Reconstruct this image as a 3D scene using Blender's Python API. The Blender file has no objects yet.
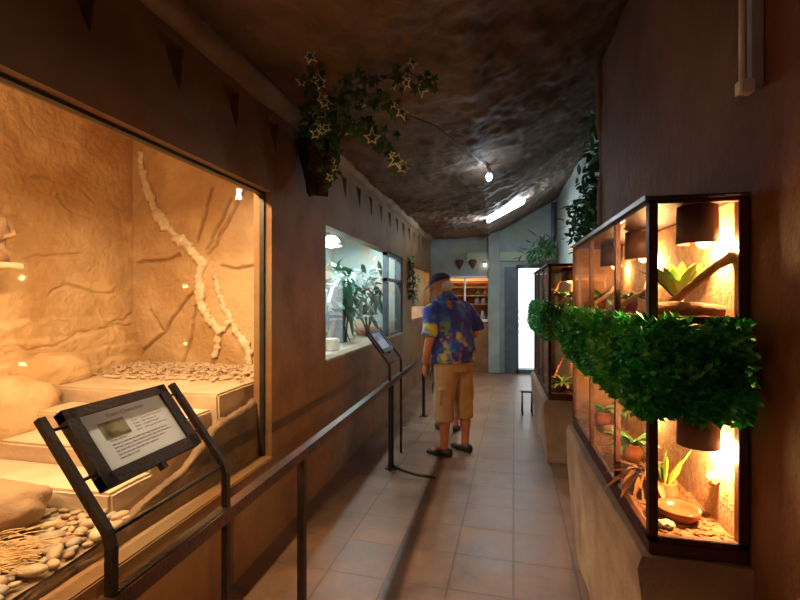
import bpy, bmesh, math, random
from mathutils import Vector, Matrix, noise
random.seed(7)
SC = bpy.context.scene
COL = SC.collection
R = math.radians
PI = math.pi

# ------------------------------------------------------------------ view settings
SC.view_settings.view_transform = 'Standard'
SC.view_settings.look = 'None'
SC.view_settings.exposure = 0.0
SC.view_settings.gamma = 1.0
SC.view_settings.use_curve_mapping = False
SC.cycles.use_denoising = True
SC.cycles.transparent_max_bounces = 24
SC.cycles.max_bounces = 8
SC.cycles.diffuse_bounces = 4
SC.cycles.sample_clamp_indirect = 4.0

# ------------------------------------------------------------------ camera (eye 1.5 m, level, turned a little left)
TH = math.atan(97 / 450)
cam_d = bpy.data.cameras.new('camera'); cam = bpy.data.objects.new('camera', cam_d); COL.objects.link(cam)
cam_d.sensor_width = 36; cam_d.lens = 20.25; cam_d.shift_y = -0.0025; cam_d.clip_start = 0.02; cam_d.clip_end = 200
cam.location = (0, 0, 1.5); cam.rotation_euler = (PI / 2, 0, TH)
SC.camera = cam
_s, _c = math.sin(TH), math.cos(TH)

def at(px, py, X=None, Y=None, Z=None):
    a = (px - 400) / 450
    r = Vector((a * _c - _s, a * _s + _c, (298 - py) / 450))
    t = X / r.x if X is not None else Y / r.y if Y is not None else (Z - 1.5) / r.z
    return Vector((0, 0, 1.5)) + r * t

# ------------------------------------------------------------------ materials
MATS = {}
def mat(name, c1, c2=None, scale=6, rough=.8, bump=0, bscale=30, c3=None, s3=1.3, metallic=0, spec=.5, detail=6, trans=0, lo=.35, hi=.65):
    if name in MATS: return MATS[name]
    m = bpy.data.materials.new(name); m.use_nodes = True; MATS[name] = m
    nt = m.node_tree; N = nt.nodes; L = nt.links; b = N['Principled BSDF']
    b.inputs['Roughness'].default_value = rough; b.inputs['Metallic'].default_value = metallic
    b.inputs['Specular IOR Level'].default_value = spec
    c1 = (*c1, 1); c2 = (*(c2 or [v * .7 for v in c1[:3]]), 1)
    tc = N.new('ShaderNodeTexCoord')
    n1 = N.new('ShaderNodeTexNoise'); n1.inputs['Scale'].default_value = scale; n1.inputs['Detail'].default_value = detail
    L.new(tc.outputs['Object'], n1.inputs['Vector'])
    r1 = N.new('ShaderNodeValToRGB'); r1.color_ramp.elements[0].position = lo; r1.color_ramp.elements[1].position = hi
    r1.color_ramp.elements[0].color = c1; r1.color_ramp.elements[1].color = c2
    L.new(n1.outputs['Fac'], r1.inputs['Fac'])
    out = r1.outputs['Color']
    if c3:
        n2 = N.new('ShaderNodeTexNoise'); n2.inputs['Scale'].default_value = s3; n2.inputs['Detail'].default_value = 4
        L.new(tc.outputs['Object'], n2.inputs['Vector'])
        r2 = N.new('ShaderNodeValToRGB'); r2.color_ramp.elements[0].position = .48; r2.color_ramp.elements[1].position = .62
        L.new(n2.outputs['Fac'], r2.inputs['Fac'])
        mx = N.new('ShaderNodeMixRGB'); L.new(r2.outputs['Color'], mx.inputs['Fac'])
        L.new(out, mx.inputs['Color1']); mx.inputs['Color2'].default_value = (*c3, 1); out = mx.outputs['Color']
    L.new(out, b.inputs['Base Color'])
    if bump:
        n3 = N.new('ShaderNodeTexNoise'); n3.inputs['Scale'].default_value = bscale; n3.inputs['Detail'].default_value = 9; n3.inputs['Roughness'].default_value = .62
        L.new(tc.outputs['Object'], n3.inputs['Vector'])
        bp = N.new('ShaderNodeBump'); bp.inputs['Strength'].default_value = bump; bp.inputs['Distance'].default_value = .02
        L.new(n3.outputs['Fac'], bp.inputs['Height']); L.new(bp.outputs['Normal'], b.inputs['Normal'])
    return m

def emis(name, c, s):
    m = bpy.data.materials.new(name); m.use_nodes = True
    b = m.node_tree.nodes['Principled BSDF']; b.inputs['Base Color'].default_value = (*c, 1)
    b.inputs['Emission Color'].default_value = (*c, 1); b.inputs['Emission Strength'].default_value = s
    # slight procedural unevenness of the glow
    return m

def glass_mat():
    m = bpy.data.materials.new('clear_glass'); m.use_nodes = True; nt = m.node_tree; N = nt.nodes; L = nt.links
    N.remove(N['Principled BSDF']); o = N['Material Output']
    t = N.new('ShaderNodeBsdfTransparent'); t.inputs['Color'].default_value = (.97, .985, .975, 1)
    g = N.new('ShaderNodeBsdfGlossy'); g.inputs['Roughness'].default_value = .02
    lw = N.new('ShaderNodeLayerWeight'); lw.inputs['Blend'].default_value = .5
    pw = N.new('ShaderNodeMath'); pw.operation = 'POWER'; pw.inputs[1].default_value = 5; L.new(lw.outputs['Facing'], pw.inputs[0])
    f = N.new('ShaderNodeMath'); f.operation = 'MULTIPLY_ADD'; f.inputs[1].default_value = .5; f.inputs[2].default_value = .010; L.new(pw.outputs[0], f.inputs[0])
    mx = N.new('ShaderNodeMixShader'); L.new(f.outputs[0], mx.inputs[0]); L.new(t.outputs[0], mx.inputs[1]); L.new(g.outputs[0], mx.inputs[2])
    L.new(mx.outputs[0], o.inputs['Surface']); return m
GLASS = glass_mat()

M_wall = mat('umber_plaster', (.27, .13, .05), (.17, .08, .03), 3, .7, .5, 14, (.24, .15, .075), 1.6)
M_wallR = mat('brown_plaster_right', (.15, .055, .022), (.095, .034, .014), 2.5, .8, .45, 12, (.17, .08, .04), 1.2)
M_pale = mat('pale_green_plaster', (.32, .355, .33), (.22, .25, .235), 3, .8, .3, 14, (.30, .31, .25), 1.5)
M_ceil = mat('rough_cement', (.20, .125, .085), (.12, .074, .05), 5, .7, .8, 22, (.24, .165, .125), 1.1)
M_trim = mat('tan_cement', (.42, .30, .19), (.30, .20, .12), 5, .8, .4, 20)
M_rock1 = mat('ochre_sculpted_plaster', (.66, .46, .27), (.50, .33, .18), 3.0, .75, .7, 25, (.48, .29, .14), 2.3)
M_root = mat('pale_root_plaster', (.92, .80, .62), (.78, .62, .42), 20, .85, 1, 50)
M_step = mat('smooth_step_cement', (.58, .44, .32), (.48, .35, .25), 6, .8, .3, 30)
M_ground = mat('sandy_ground', (.34, .22, .13), (.2, .13, .075), 14, .9, .6, 60)
M_kerb = mat('rough_brown_mortar', (.20, .12, .07), (.12, .07, .04), 6, .8, .7, 18)
M_iron = mat('rusty_dark_iron', (.022, .013, .011), (.014, .010, .009), 30, .4, .35, 80, (.045, .02, .012), 6, metallic=.3)
M_rail = mat('red_oxide_rail', (.10, .038, .022), (.06, .024, .015), 25, .33, .3, 60, (.035, .018, .015), 5, metallic=.2)
M_black = mat('black_metal', (.02, .02, .022), (.012, .012, .012), 20, .5)
M_wood = mat('red_brown_timber', (.10, .028, .014), (.055, .017, .009), 18, .45, .2, 60)
M_cork = mat('cork_bark_board', (.85, .55, .31), (.6, .32, .16), 28, .9, .9, 70)
M_soil = mat('bark_mulch', (.40, .19, .08), (.22, .09, .035), 30, .9, .7, 60)
M_log = mat('driftwood', (.35, .19, .09), (.22, .11, .05), 25, .8, .6, 50)
M_terra = mat('terracotta', (.55, .20, .08), (.46, .15, .06), 12, .5, .1, 40)
M_shade = mat('brown_clay_shade', (.10, .035, .018), (.07, .025, .012), 12, .6, .2, 30)
M_leaf = mat('green_leaf', (.10, .30, .05), (.05, .18, .03), 9, .45)
M_leafdk = mat('dark_green_leaf', (.045, .14, .04), (.025, .085, .025), 9, .5)
M_leafpl = mat('lime_green_leaf', (.26, .42, .08), (.12, .28, .05), 9, .45)
M_hedge = mat('artificial_hedge_leaf', (.035, .56, .10), (.015, .32, .06), 8, .4, c3=(.16, .62, .10), s3=7)
M_cream = mat('cream_leaf_edge', (.78, .82, .70), (.68, .72, .58), 12, .5)
M_stem = mat('brown_stem', (.16, .09, .04), (.1, .055, .03), 20, .8)
M_peb = [mat('pebble_%s' % n, c, None, 10, .6, .2, 40) for n, c in (('tan', (.46, .33, .22)), ('grey', (.36, .30, .27)), ('brown', (.32, .19, .11)), ('cream', (.62, .50, .34)))]
M_white = mat('white_plastic', (.8, .8, .78), (.7, .7, .68), 8, .4)
M_greyframe = mat('grey_frame', (.10, .12, .14), (.07, .085, .1), 8, .5)
M_skin = mat('skin', (.50, .18, .10), (.42, .14, .075), 10, .5)
M_khaki = mat('khaki_cloth', (.42, .25, .12), (.34, .19, .09), 9, .9, .5, 26)
M_shoe = mat('dark_shoe', (.03, .018, .016), (.02, .012, .012), 15, .5)
M_hair = mat('white_hair', (.6, .58, .55), (.45, .43, .4), 60, .8)
M_navy = mat('navy_cap', (.02, .025, .06), (.015, .018, .04), 20, .8)
M_blue = mat('mural_blue_plaster', (.50, .58, .55), (.40, .50, .50), 3, .8, .3, 14, (.62, .42, .27), 2.6)
M_sand = mat('beige_sand', (.62, .50, .36), (.52, .40, .28), 20, .9, .4, 60)
M_statue = mat('pink_stone', (.5, .32, .2), (.3, .17, .1), 18, .8, .5, 40)

# ------------------------------------------------------------------ helpers
def finish(name, bm, m, parent=None, smooth=False):
    me = bpy.data.meshes.new(name)
    bmesh.ops.recalc_face_normals(bm, faces=bm.faces)
    bm.to_mesh(me); bm.free()
    return link(name, me, m, parent, smooth)
def link(name, me, m, parent=None, smooth=False):
    for x in (m if isinstance(m, (list, tuple)) else [m]): me.materials.append(x)
    if smooth:
        for p in me.polygons: p.use_smooth = True
    o = bpy.data.objects.new(name, me); COL.objects.link(o)
    if parent: o.parent = parent; o.matrix_parent_inverse = Matrix.Identity(4); o.location = -Vector(parent.location) if parent.get('_w') else (0, 0, 0)
    return o
def pydata(name, v, f, m, parent=None, smooth=False, mi=None):
    me = bpy.data.meshes.new(name); me.from_pydata([tuple(x) for x in v], [], f); me.update()
    o = link(name, me, m, parent, smooth)
    if mi: me.polygons.foreach_set('material_index', mi)
    return o
def struct(o): o['kind'] = 'structure'; return o
def tag(o, label, cat, group=None, kind=None):
    o['label'] = label; o['category'] = cat
    if group: o['group'] = group
    if kind: o['kind'] = kind
    return o
def thing(name, label, cat, loc=(0, 0, 0), group=None):
    """Empty at the thing's base; children built in world coordinates are shifted to it"""
    o = bpy.data.objects.new(name, None); COL.objects.link(o); o.location = loc; o['_w'] = 1
    return tag(o, label, cat, group)
def box(bm, x0, x1, y0, y1, z0, z1, bev=0):
    r = bmesh.ops.create_cube(bm, size=1)
    for v in r['verts']:
        v.co = Vector(((x0 + x1) / 2 + v.co.x * (x1 - x0), (y0 + y1) / 2 + v.co.y * (y1 - y0), (z0 + z1) / 2 + v.co.z * (z1 - z0)))
    if bev:
        es = list({e for v in r['verts'] for e in v.link_edges})
        bmesh.ops.bevel(bm, geom=es, offset=bev, segments=2, affect='EDGES')
def bx(name, x0, x1, y0, y1, z0, z1, m, parent=None, bev=0):
    bm = bmesh.new(); box(bm, x0, x1, y0, y1, z0, z1, bev); return finish(name, bm, m, parent)
def tube(bm, pts, rad, n=8, sq=None, cap=True):
    pts = [Vector(p) for p in pts]
    if not hasattr(rad, '__len__'): rad = [rad] * len(pts)
    prev = None; rings = []
    for i, p in enumerate(pts):
        a = pts[max(i - 1, 0)]; b = pts[min(i + 1, len(pts) - 1)]
        d = (b - a).normalized()
        if prev is None:
            ref = Vector((0, 0, 1)) if abs(d.z) < .9 else Vector((0, 1, 0))
            u = d.cross(ref).normalized()
        else:
            u = (prev - d * prev.dot(d)).normalized()
        prev = u; w = d.cross(u)
        k = 1.0
        if sq and 0 < i < len(pts) - 1:
            ang = (pts[i] - pts[i - 1]).angle(pts[i + 1] - pts[i]); k = 1 / max(.5, math.cos(ang / 2))
        ring = []
        for j in range(n):
            t = 2 * PI * (j + (.5 if sq else 0)) / n
            rr = rad[i] * (math.sqrt(2) if sq else 1)
            ring.append(bm.verts.new(p + u * math.cos(t) * rr + w * math.sin(t) * rr))
        rings.append(ring)
    for a, b in zip(rings, rings[1:]):
        for j in range(n): bm.faces.new((a[j], a[(j + 1) % n], b[(j + 1) % n], b[j]))
    if cap:
        bm.faces.new(rings[0][::-1]); bm.faces.new(rings[-1])
def tb(name, pts, rad, m, parent=None, n=8, sq=None):
    bm = bmesh.new(); tube(bm, pts, rad, n, sq); return finish(name, bm, m, parent, smooth=not sq)
def rings(bm, L, n=20):
    rr = []
    for (cx, cy, cz, rx, ry) in L:
        rr.append([bm.verts.new((cx + rx * math.cos(2 * PI * j / n), cy + ry * math.sin(2 * PI * j / n), cz)) for j in range(n)])
    for a, b in zip(rr, rr[1:]):
        for j in range(n): bm.faces.new((a[j], a[(j + 1) % n], b[(j + 1) % n], b[j]))
    bm.faces.new(rr[0][::-1]); bm.faces.new(rr[-1])
def lathe(name, prof, c, m, parent=None, n=28, a0=0, a1=2 * PI):
    """profile (r,z) turned about a vertical axis at c"""
    bm = bmesh.new(); full = abs(a1 - a0 - 2 * PI) < 1e-6; k = n if full else n + 1
    rr = [[bm.verts.new((c[0] + r * math.cos(a0 + (a1 - a0) * j / n), c[1] + r * math.sin(a0 + (a1 - a0) * j / n), c[2] + z)) for j in range(k)] for r, z in prof]
    for a, b in zip(rr, rr[1:]):
        for j in range(n): bm.faces.new((a[j], a[(j + 1) % k], b[(j + 1) % k], b[j]))
    bmesh.ops.remove_doubles(bm, verts=bm.verts, dist=1e-5)
    return finish(name, bm, m, parent, True)
def nz(v, s=1.0, o=3): return noise.fractal(Vector(v) * s, 1.0, 2.0, o)
def blob(bm, c, r, sc=(1, 1, 1), rot=None, sub=2, amp=.12, fs=1.5, seed=0):
    res = bmesh.ops.create_icosphere(bm, subdivisions=sub, radius=1)
    Rm = rot or Matrix.Identity(3)
    for v in res['verts']:
        d = v.co.copy(); k = 1 + amp * nz(d + Vector((seed * 3.1, seed, seed * 1.7)), fs)
        v.co = Vector(c) + Rm @ Vector((d.x * sc[0] * r * k, d.y * sc[1] * r * k, d.z * sc[2] * r * k))
def voxelise(o, vox, smooth=6):
    m1 = o.modifiers.new('r', 'REMESH'); m1.mode = 'VOXEL'; m1.voxel_size = vox; m1.use_smooth_shade = True
    m2 = o.modifiers.new('s', 'SMOOTH'); m2.iterations = smooth; m2.factor = .5
    dg = bpy.context.evaluated_depsgraph_get(); dg.update()
    me = bpy.data.meshes.new_from_object(o.evaluated_get(dg))
    for m in list(o.modifiers): o.modifiers.remove(m)
    o.data = me
    for p in me.polygons: p.use_smooth = True
    return o
def boolean_cut(o, cutters):
    for c in cutters:
        m = o.modifiers.new('b', 'BOOLEAN'); m.operation = 'DIFFERENCE'; m.solver = 'EXACT'; m.object = c
    dg = bpy.context.evaluated_depsgraph_get(); dg.update()
    me = bpy.data.meshes.new_from_object(o.evaluated_get(dg))
    for m in list(o.modifiers): o.modifiers.remove(m)
    o.data = me
    for c in cutters: bpy.data.objects.remove(c)
    return o
def grid_surface(name, fn, nu, nv, m, thick=None, parent=None):
    """fn(u,v)->Vector for u,v in 0..1"""
    v = [fn(i / nu, j / nv) for j in range(nv + 1) for i in range(nu + 1)]
    f = [(j * (nu + 1) + i, j * (nu + 1) + i + 1, (j + 1) * (nu + 1) + i + 1, (j + 1) * (nu + 1) + i) for j in range(nv) for i in range(nu)]
    o = pydata(name, v, f, m, parent, True)
    return o
def seg_d(p, a, b):
    ab = b - a; t = max(0, min(1, (p - a).dot(ab) / max(ab.length_squared, 1e-9))); return (p - (a + ab * t)).length
def light(name, kind, loc, power, color, **kw):
    d = bpy.data.lights.new(name, kind); d.energy = power; d.color = color
    o = bpy.data.objects.new(name, d); COL.objects.link(o); o.location = loc
    for k, v in kw.items():
        if k == 'rot': o.rotation_euler = v
        else: setattr(d, k, v)
    return o

# leaf geometry collector
class Leaves:
    def __init__(s): s.v = []; s.f = []; s.m = []
    def leaf(s, p, d, l, w, up=None, fold=.25, droop=.0, mi=0, n=3):
        p = Vector(p); d = Vector(d).normalized()
        up = Vector(up) if up else Vector((random.uniform(-1, 1), random.uniform(-1, 1), 1))
        side = d.cross(up)
        if side.length < 1e-3: side = d.cross(Vector((1, 0, .3)))
        side.normalize(); nn = side.cross(d)
        b = len(s.v); prof = [(0, .12), (.3, .9), (.6, 1), (.85, .6), (1, .03)] if n == 3 else [(0, .15), (.45, 1), (1, .05)]
        for t, ww in prof:
            c = p + d * l * t - Vector((0, 0, 1)) * droop * l * t * t
            s.v += [c - side * w * ww / 2 + nn * fold * w * ww / 2, c, c + side * w * ww / 2 + nn * fold * w * ww / 2]
        for i in range(len(prof) - 1):
            q = b + i * 3
            s.f += [(q, q + 1, q + 4, q + 3), (q + 1, q + 2, q + 5, q + 4)]; s.m += [mi, mi]
    def ivy(s, p, nrm, r, rot, edge=True):
        """five-lobed variegated leaf: green centre (mat 0), cream margin (mat 1)"""
        nrm = Vector(nrm).normalized(); u = nrm.cross(Vector((0, 0, 1))).normalized() if abs(nrm.z) < .95 else Vector((1, 0, 0)); w = nrm.cross(u)
        p = Vector(p); b = len(s.v); lob = [1.15, .42, .95, .42, .72, .35, .72, .42, .95, .42]
        k = 10
        s.v.append(p + nrm * r * .08)
        for sc, lift in ((.62, .05), (1, 0)):
            for i in range(k):
                a = rot + 2 * PI * i / k; rr = r * lob[i] * sc
                s.v.append(p + u * math.cos(a) * rr + w * math.sin(a) * rr + nrm * r * (lift - .15 * (lob[i] * sc) ** 2))
        for i in range(k):
            j = (i + 1) % k
            s.f.append((b, b + 1 + i, b + 1 + j)); s.m.append(0)
            s.f.append((b + 1 + i, b + 11 + i, b + 11 + j, b + 1 + j)); s.m.append(1 if edge else 0)
    def build(s, name, m, parent=None): return pydata(name, s.v, s.f, m, parent, False, s.m)

WL, WR = -1.35, .74       # corridor wall faces
YF = 9.3                  # far wall
# ================================================================== SETTING
def floor_mat():
    m = bpy.data.materials.new('worn_floor_tiles'); m.use_nodes = True; nt = m.node_tree; N = nt.nodes; L = nt.links; b = N['Principled BSDF']
    tc = N.new('ShaderNodeTexCoord'); mp = N.new('ShaderNodeMapping'); mp.inputs['Rotation'].default_value = (0, 0, R(2))
    L.new(tc.outputs['Object'], mp.inputs['Vector'])
    br = N.new('ShaderNodeTexBrick'); br.offset = 0; br.inputs['Scale'].default_value = 1
    br.inputs['Brick Width'].default_value = .33; br.inputs['Row Height'].default_value = .33; br.inputs['Mortar Size'].default_value = .006; br.inputs['Mortar Smooth'].default_value = .3
    br.inputs['Color1'].default_value = (.26, .16, .108, 1); br.inputs['Color2'].default_value = (.24, .145, .10, 1); br.inputs['Mortar'].default_value = (.175, .11, .075, 1)
    L.new(mp.outputs[0], br.inputs['Vector'])
    n = N.new('ShaderNodeTexNoise'); n.inputs['Scale'].default_value = 3.2; n.inputs['Detail'].default_value = 10; n.inputs['Roughness'].default_value = .65; L.new(tc.outputs['Object'], n.inputs['Vector'])
    rp = N.new('ShaderNodeValToRGB'); rp.color_ramp.elements[0].position = .3; rp.color_ramp.elements[0].color = (.42, .40, .38, 1); rp.color_ramp.elements[1].position = .7; rp.color_ramp.elements[1].color = (1.0, .95, .9, 1)
    L.new(n.outputs['Fac'], rp.inputs['Fac'])
    mx = N.new('ShaderNodeMixRGB'); mx.blend_type = 'MULTIPLY'; mx.inputs['Fac'].default_value = 1; L.new(br.outputs['Color'], mx.inputs['Color1']); L.new(rp.outputs['Color'], mx.inputs['Color2'])
    # pressed concentric squares inside every tile
    L.new(mx.outputs['Color'], b.inputs['Base Color'])
    rr = N.new('ShaderNodeMapRange'); rr.inputs['To Min'].default_value = .22; rr.inputs['To Max'].default_value = .62; L.new(n.outputs['Fac'], rr.inputs['Value']); L.new(rr.outputs[0], b.inputs['Roughness'])
    ad = N.new('ShaderNodeMath'); ad.operation = 'MULTIPLY_ADD'; L.new(br.outputs['Fac'], ad.inputs[0]); ad.inputs[1].default_value = -1.2; L.new(n.outputs['Fac'], ad.inputs[2])
    bp = N.new('ShaderNodeBump'); bp.inputs['Strength'].default_value = .5; bp.inputs['Distance'].default_value = .012; L.new(ad.outputs[0], bp.inputs['Height']); L.new(bp.outputs[0], b.inputs['Normal'])
    return m
struct(bx('floor', -3.3, 1.5, -2.6, YF + .25, -.12, 0, floor_mat()))

def ceil_z(x): return 2.74 + .56 * max(0, x + .15) + .04 * nz((x * .7, 0, 4))
def ceil_fn(u, v):
    x = -1.5 + 3.0 * u; y = -2.6 + (YF + 2.9) * v
    n1 = nz((x, y, 1), 1.1, 3); n2 = nz((x, y * .8, 7), 7.0, 3)
    return Vector((x, y, ceil_z(x) + .05 * n1 + .020 * n2 + .013 * nz((x, y, 3), 17, 2)))
ce = struct(grid_surface('ceiling', ceil_fn, 130, 470, M_ceil))
sm = ce.modifiers.new('thick', 'SOLIDIFY'); sm.thickness = .12; sm.offset = 1 if True else -1

# left wall with window openings and the row of small triangular niches
wl = bx('wall_left', WL - .12, WL, -2.6, YF + .2, 0, 2.9, M_wall)
cut = [bx('c', -1.6, -1.2, .2, 2.53, .53, 2.15, M_wall), bx('c', -1.6, -1.2, 3.42, 6.45, .985, 2.09, M_wall), bx('c', -1.6, -1.2, 7.15, 9.1, 1.15, 2.05, M_wall)]
def tri(yc, zc, w, h, x0, x1, s=.65):
    bm = bmesh.new(); P = [(yc - w / 2, zc + h / 2), (yc + w / 2, zc + h / 2), (yc + w * s / 2, zc - h / 2)]
    a = [bm.verts.new((x0, y, z)) for y, z in P]; b = [bm.verts.new((x1, y, z)) for y, z in P]
    bm.faces.new(a[::-1]); bm.faces.new(b)
    for i in range(3): bm.faces.new((a[i], a[(i + 1) % 3], b[(i + 1) % 3], b[i]))
    return finish('c', bm, M_wall)
for k in range(-2, 18): cut.append(tri(1.66 + .44 * k, 2.5, .16, .20, WL - .045, WL + .1))
struct(boolean_cut(wl, cut))
# rounded plaster cove where wall and ceiling meet
def cove(u, v):
    y = -2.5 + (YF + 2.4) * u; a = -.5 + v * 2.6
    r = .085 + .02 * nz((y, 3, v), 2.2)
    return Vector((WL - .02 + r * math.cos(a), y, 2.73 + .02 * nz((y, 0, 0), 1.3) + r * math.sin(a) * -1))
struct(grid_surface('trim_1', cove, 260, 8, M_trim))
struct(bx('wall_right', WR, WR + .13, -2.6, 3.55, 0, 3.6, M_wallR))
# irregular plaster corner of the right wall
def corner(u, v):
    z = 0 + 3.35 * v; a = u * 2 * PI; r = .05 + .018 * nz((0, 5, z), 2.5)
    return Vector((WR + .05 + (r + .02) * math.cos(a), 3.53 + .03 * nz((2, 1, z), 1.5) + r * 1.3 * math.sin(a), z))
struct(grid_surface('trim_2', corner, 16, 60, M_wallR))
struct(bx('wall_recess_right', 1.15, 1.3, 3.55, YF + .2, 0, 3.8, M_pale))
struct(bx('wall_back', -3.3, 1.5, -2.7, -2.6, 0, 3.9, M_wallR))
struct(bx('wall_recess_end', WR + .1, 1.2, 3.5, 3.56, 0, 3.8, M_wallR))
wf = bx('wall_far', -3.3, 1.5, YF, YF + .16, 0, 3.9, M_pale)
struct(boolean_cut(wf, [bx('c', .40, .98, YF - .2, YF + .4, -.1, 2.1, M_pale), bx('c', -1.12, -.16, YF - .2, YF + .4, 1.05, 1.92, M_pale),
                        ]))
# column between far display and door
struct(bx('trim_3', -.17, .06, YF - .2, YF, 0, 2.95, M_pale, bev=.02))
struct(bx('trim_4', -1.35, -.17, YF - .07, YF, 0, 1.0, M_wall, bev=.01))
struct(bx('trim_5', -.6, 1.15, YF - .05, YF, 2.24, 2.42, mat('faded_yellow_band', (.44, .46, .30), (.36, .42, .32), 5, .8), bev=.01))
# dark door leaf panel and frame
struct(bx('door_1', .15, .40, YF - .05, YF + .03, 0, 2.12, M_greyframe, bev=.006))
bm = bmesh.new(); box(bm, .38, .42, YF - .06, YF + .18, 0, 2.16); box(bm, .96, 1.0, YF - .06, YF + .18, 0, 2.16); box(bm, .38, 1.0, YF - .06, YF + .18, 2.1, 2.16); box(bm, .38, 1.0, YF - .06, YF + .18, 0, .08)
struct(finish('trim_6', bm, M_greyframe))
# display frame white
bm = bmesh.new(); box(bm, -.18, -.13, YF - .03, YF + .1, 1.02, 1.95); box(bm, -1.15, -.13, YF - .03, YF + .1, 1.90, 1.95); box(bm, -1.15, -.13, YF - .03, YF + .1, 1.02, 1.07); box(bm, -.66, -.63, YF - .03, YF + .1, 1.02, 1.92)
w3 = struct(finish('window_4', bm, M_white)); bx('glass_pane', -1.12, -.16, YF + .05, YF + .058, 1.05, 1.92, GLASS, w3)
# far display box
M_ochre = mat('ochre_display_wall', (.50, .30, .14), (.36, .2, .09), 5, .8, .4, 20)
bm = bmesh.new(); box(bm, -1.3, 0, YF + .75, YF + .8, .9, 2.1); box(bm, -1.3, 0, YF + .16, YF + .8, .95, 1.03); box(bm, -1.3, 0, YF + .16, YF + .8, 2.05, 2.1); box(bm, -1.32, -1.25, YF + .16, YF + .8, .95, 2.1); box(bm, -.05, 0.0, YF + .16, YF + .8, .95, 2.1)
struct(finish('wall_display_far', bm, M_ochre))
# outdoors behind the door
struct(bx('floor_outdoors', -6, 8, YF + .25, 30, -.2, -.02, mat('pale_paving', (.7, .7, .68), (.6, .6, .58), 3, .9)))

gf = thing('garden_fence', 'pale low slatted fence outside beyond the bright doorway', 'fence', (1, 15, 0))
for k in range(4): bx('slat', -3, 6, 15, 15.05, .35 + .22 * k, .45 + .22 * k, M_white, gf)
for k in range(7): bx('post', -3 + 1.5 * k, -2.9 + 1.5 * k, 15.05, 15.12, 0, 1.2, M_white, gf)
# ------------------------------------------------------------------ enclosure 1 shell
XB, YE = -2.92, 3.15
gr_side = [[(248,187),(228,222),(208,254)],[(212,190),(205,215),(198,240)],[(192,292),(165,330),(142,352)],[(150,310),(157,322),(162,329)],[(137,263),(158,260),(180,257)],[(223,266),(236,268),(254,266)],[(196,308),(190,340),(183,365)],[(232,198),(214,234),(206,250)],[(200,262),(186,246)],[(142,352),(134,342)]]
gr_back = [[(-10,322),(4,338),(17,348),(46,348),(60,342),(75,331),(100,328),(130,325)],[(58,196),(75,212),(92,221),(112,215),(133,204)],[(73,167),(85,178)],[(81,188),(94,205)],[(25,181),(38,178),(52,180)],[(50,296),(68,285),(90,291),(113,295)],[(105,325),(122,320),(133,312)],[(8,238),(20,230)],[(-20,270),(10,262),(40,256),(80,252)],[(100,310),(112,330)],[(-30,225),(0,215),(26,222)]]
GS = [[at(*p, Y=YE) for p in l] for l in gr_side]
GB = [[at(*p, X=XB) for p in l] for l in gr_back]
def groove(lines, p, w):
    d = 9
    for l in lines:
        for a, b in zip(l, l[1:]):
            if min(a.z, b.z) - .06 < p.z < max(a.z, b.z) + .06: d = min(d, seg_d(p, a, b))
    return -.03 * math.exp(-(d / w) ** 2)
def side_fn(u, v):
    x = XB - .02 + (WL - .11 - XB) * u; z = .5 + 2.8 * v; p = Vector((x, YE, z))
    q = p + Vector((nz(p, 5), 0, nz(p + Vector((9, 0, 0)), 5))) * .02
    return Vector((x, YE - groove(GS, q, .011) * 1.5 - .010 * nz(p, 2.2) - .006 * abs(nz(p, 18)) - .014 * max(0, nz(p + Vector((4, 0, 0)), 4)), z))
def back_fn(u, v):
    y = -.4 + (YE + .45) * u; z = .5 + 2.8 * v; p = Vector((XB, y, z))
    q = p + Vector((0, nz(p, 5), nz(p + Vector((9, 0, 0)), 5))) * .025
    low = max(0, 1.25 - z)
    st = 0
    for k, zz in enumerate((1.36, 1.24, 1.13, 1.02)):
        e = zz + .05 * nz((y, k * 3, 0), 2.2) + .015 * nz((y, k, 5), 9) - z
        st += .022 * (0 if e < 0 else min(1, e / .018)) * (.5 + max(0, nz((y, k * 7, 2), 1.5) + .5))
    st += .02 * max(0, nz(p + Vector((0, 0, 9)), 3.5)) + .006 * abs(nz(p, 20))
    return Vector((XB + groove(GB, q, .009) * .6 * (.4 + 1.2 * max(0, nz(p, 1.7) + .4)) + .010 * nz(p, 2.0) + .005 * nz(p, 12) + .12 * low * low + .06 * low * max(0, nz(p, 4)) + st, y, z))
M_in = M_rock1
struct(grid_surface('wall_enclosure_side', side_fn, 230, 380, M_in))
struct(grid_surface('wall_enclosure_back', back_fn, 400, 320, M_in))
bm = bmesh.new(); box(bm, XB - .15, XB - .08, -.5, 3.4, 0, 3.4); box(bm, XB - .1, WL - .12, YE + .05, YE + .12, 0, 3.4); box(bm, XB - .1, WL - .12, -.5, -.4, 0, 3.4); box(bm, XB - .1, WL - .10, -.5, 3.3, 3.25, 3.32); box(bm, WL - .12, WL - .1, -.5, 3.3, 2.8, 3.3)
struct(finish('wall_enclosure_shell', bm, M_in))
# ground of enclosure 1
def g_fn(u, v):
    x = XB + (WL - .1 - XB) * u; y = -.4 + (YE + .4) * v; return Vector((x, y, .582 + .01 * nz((x, y, 0), 3)))
struct(grid_surface('floor_enclosure', g_fn, 50, 100, M_ground))
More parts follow.
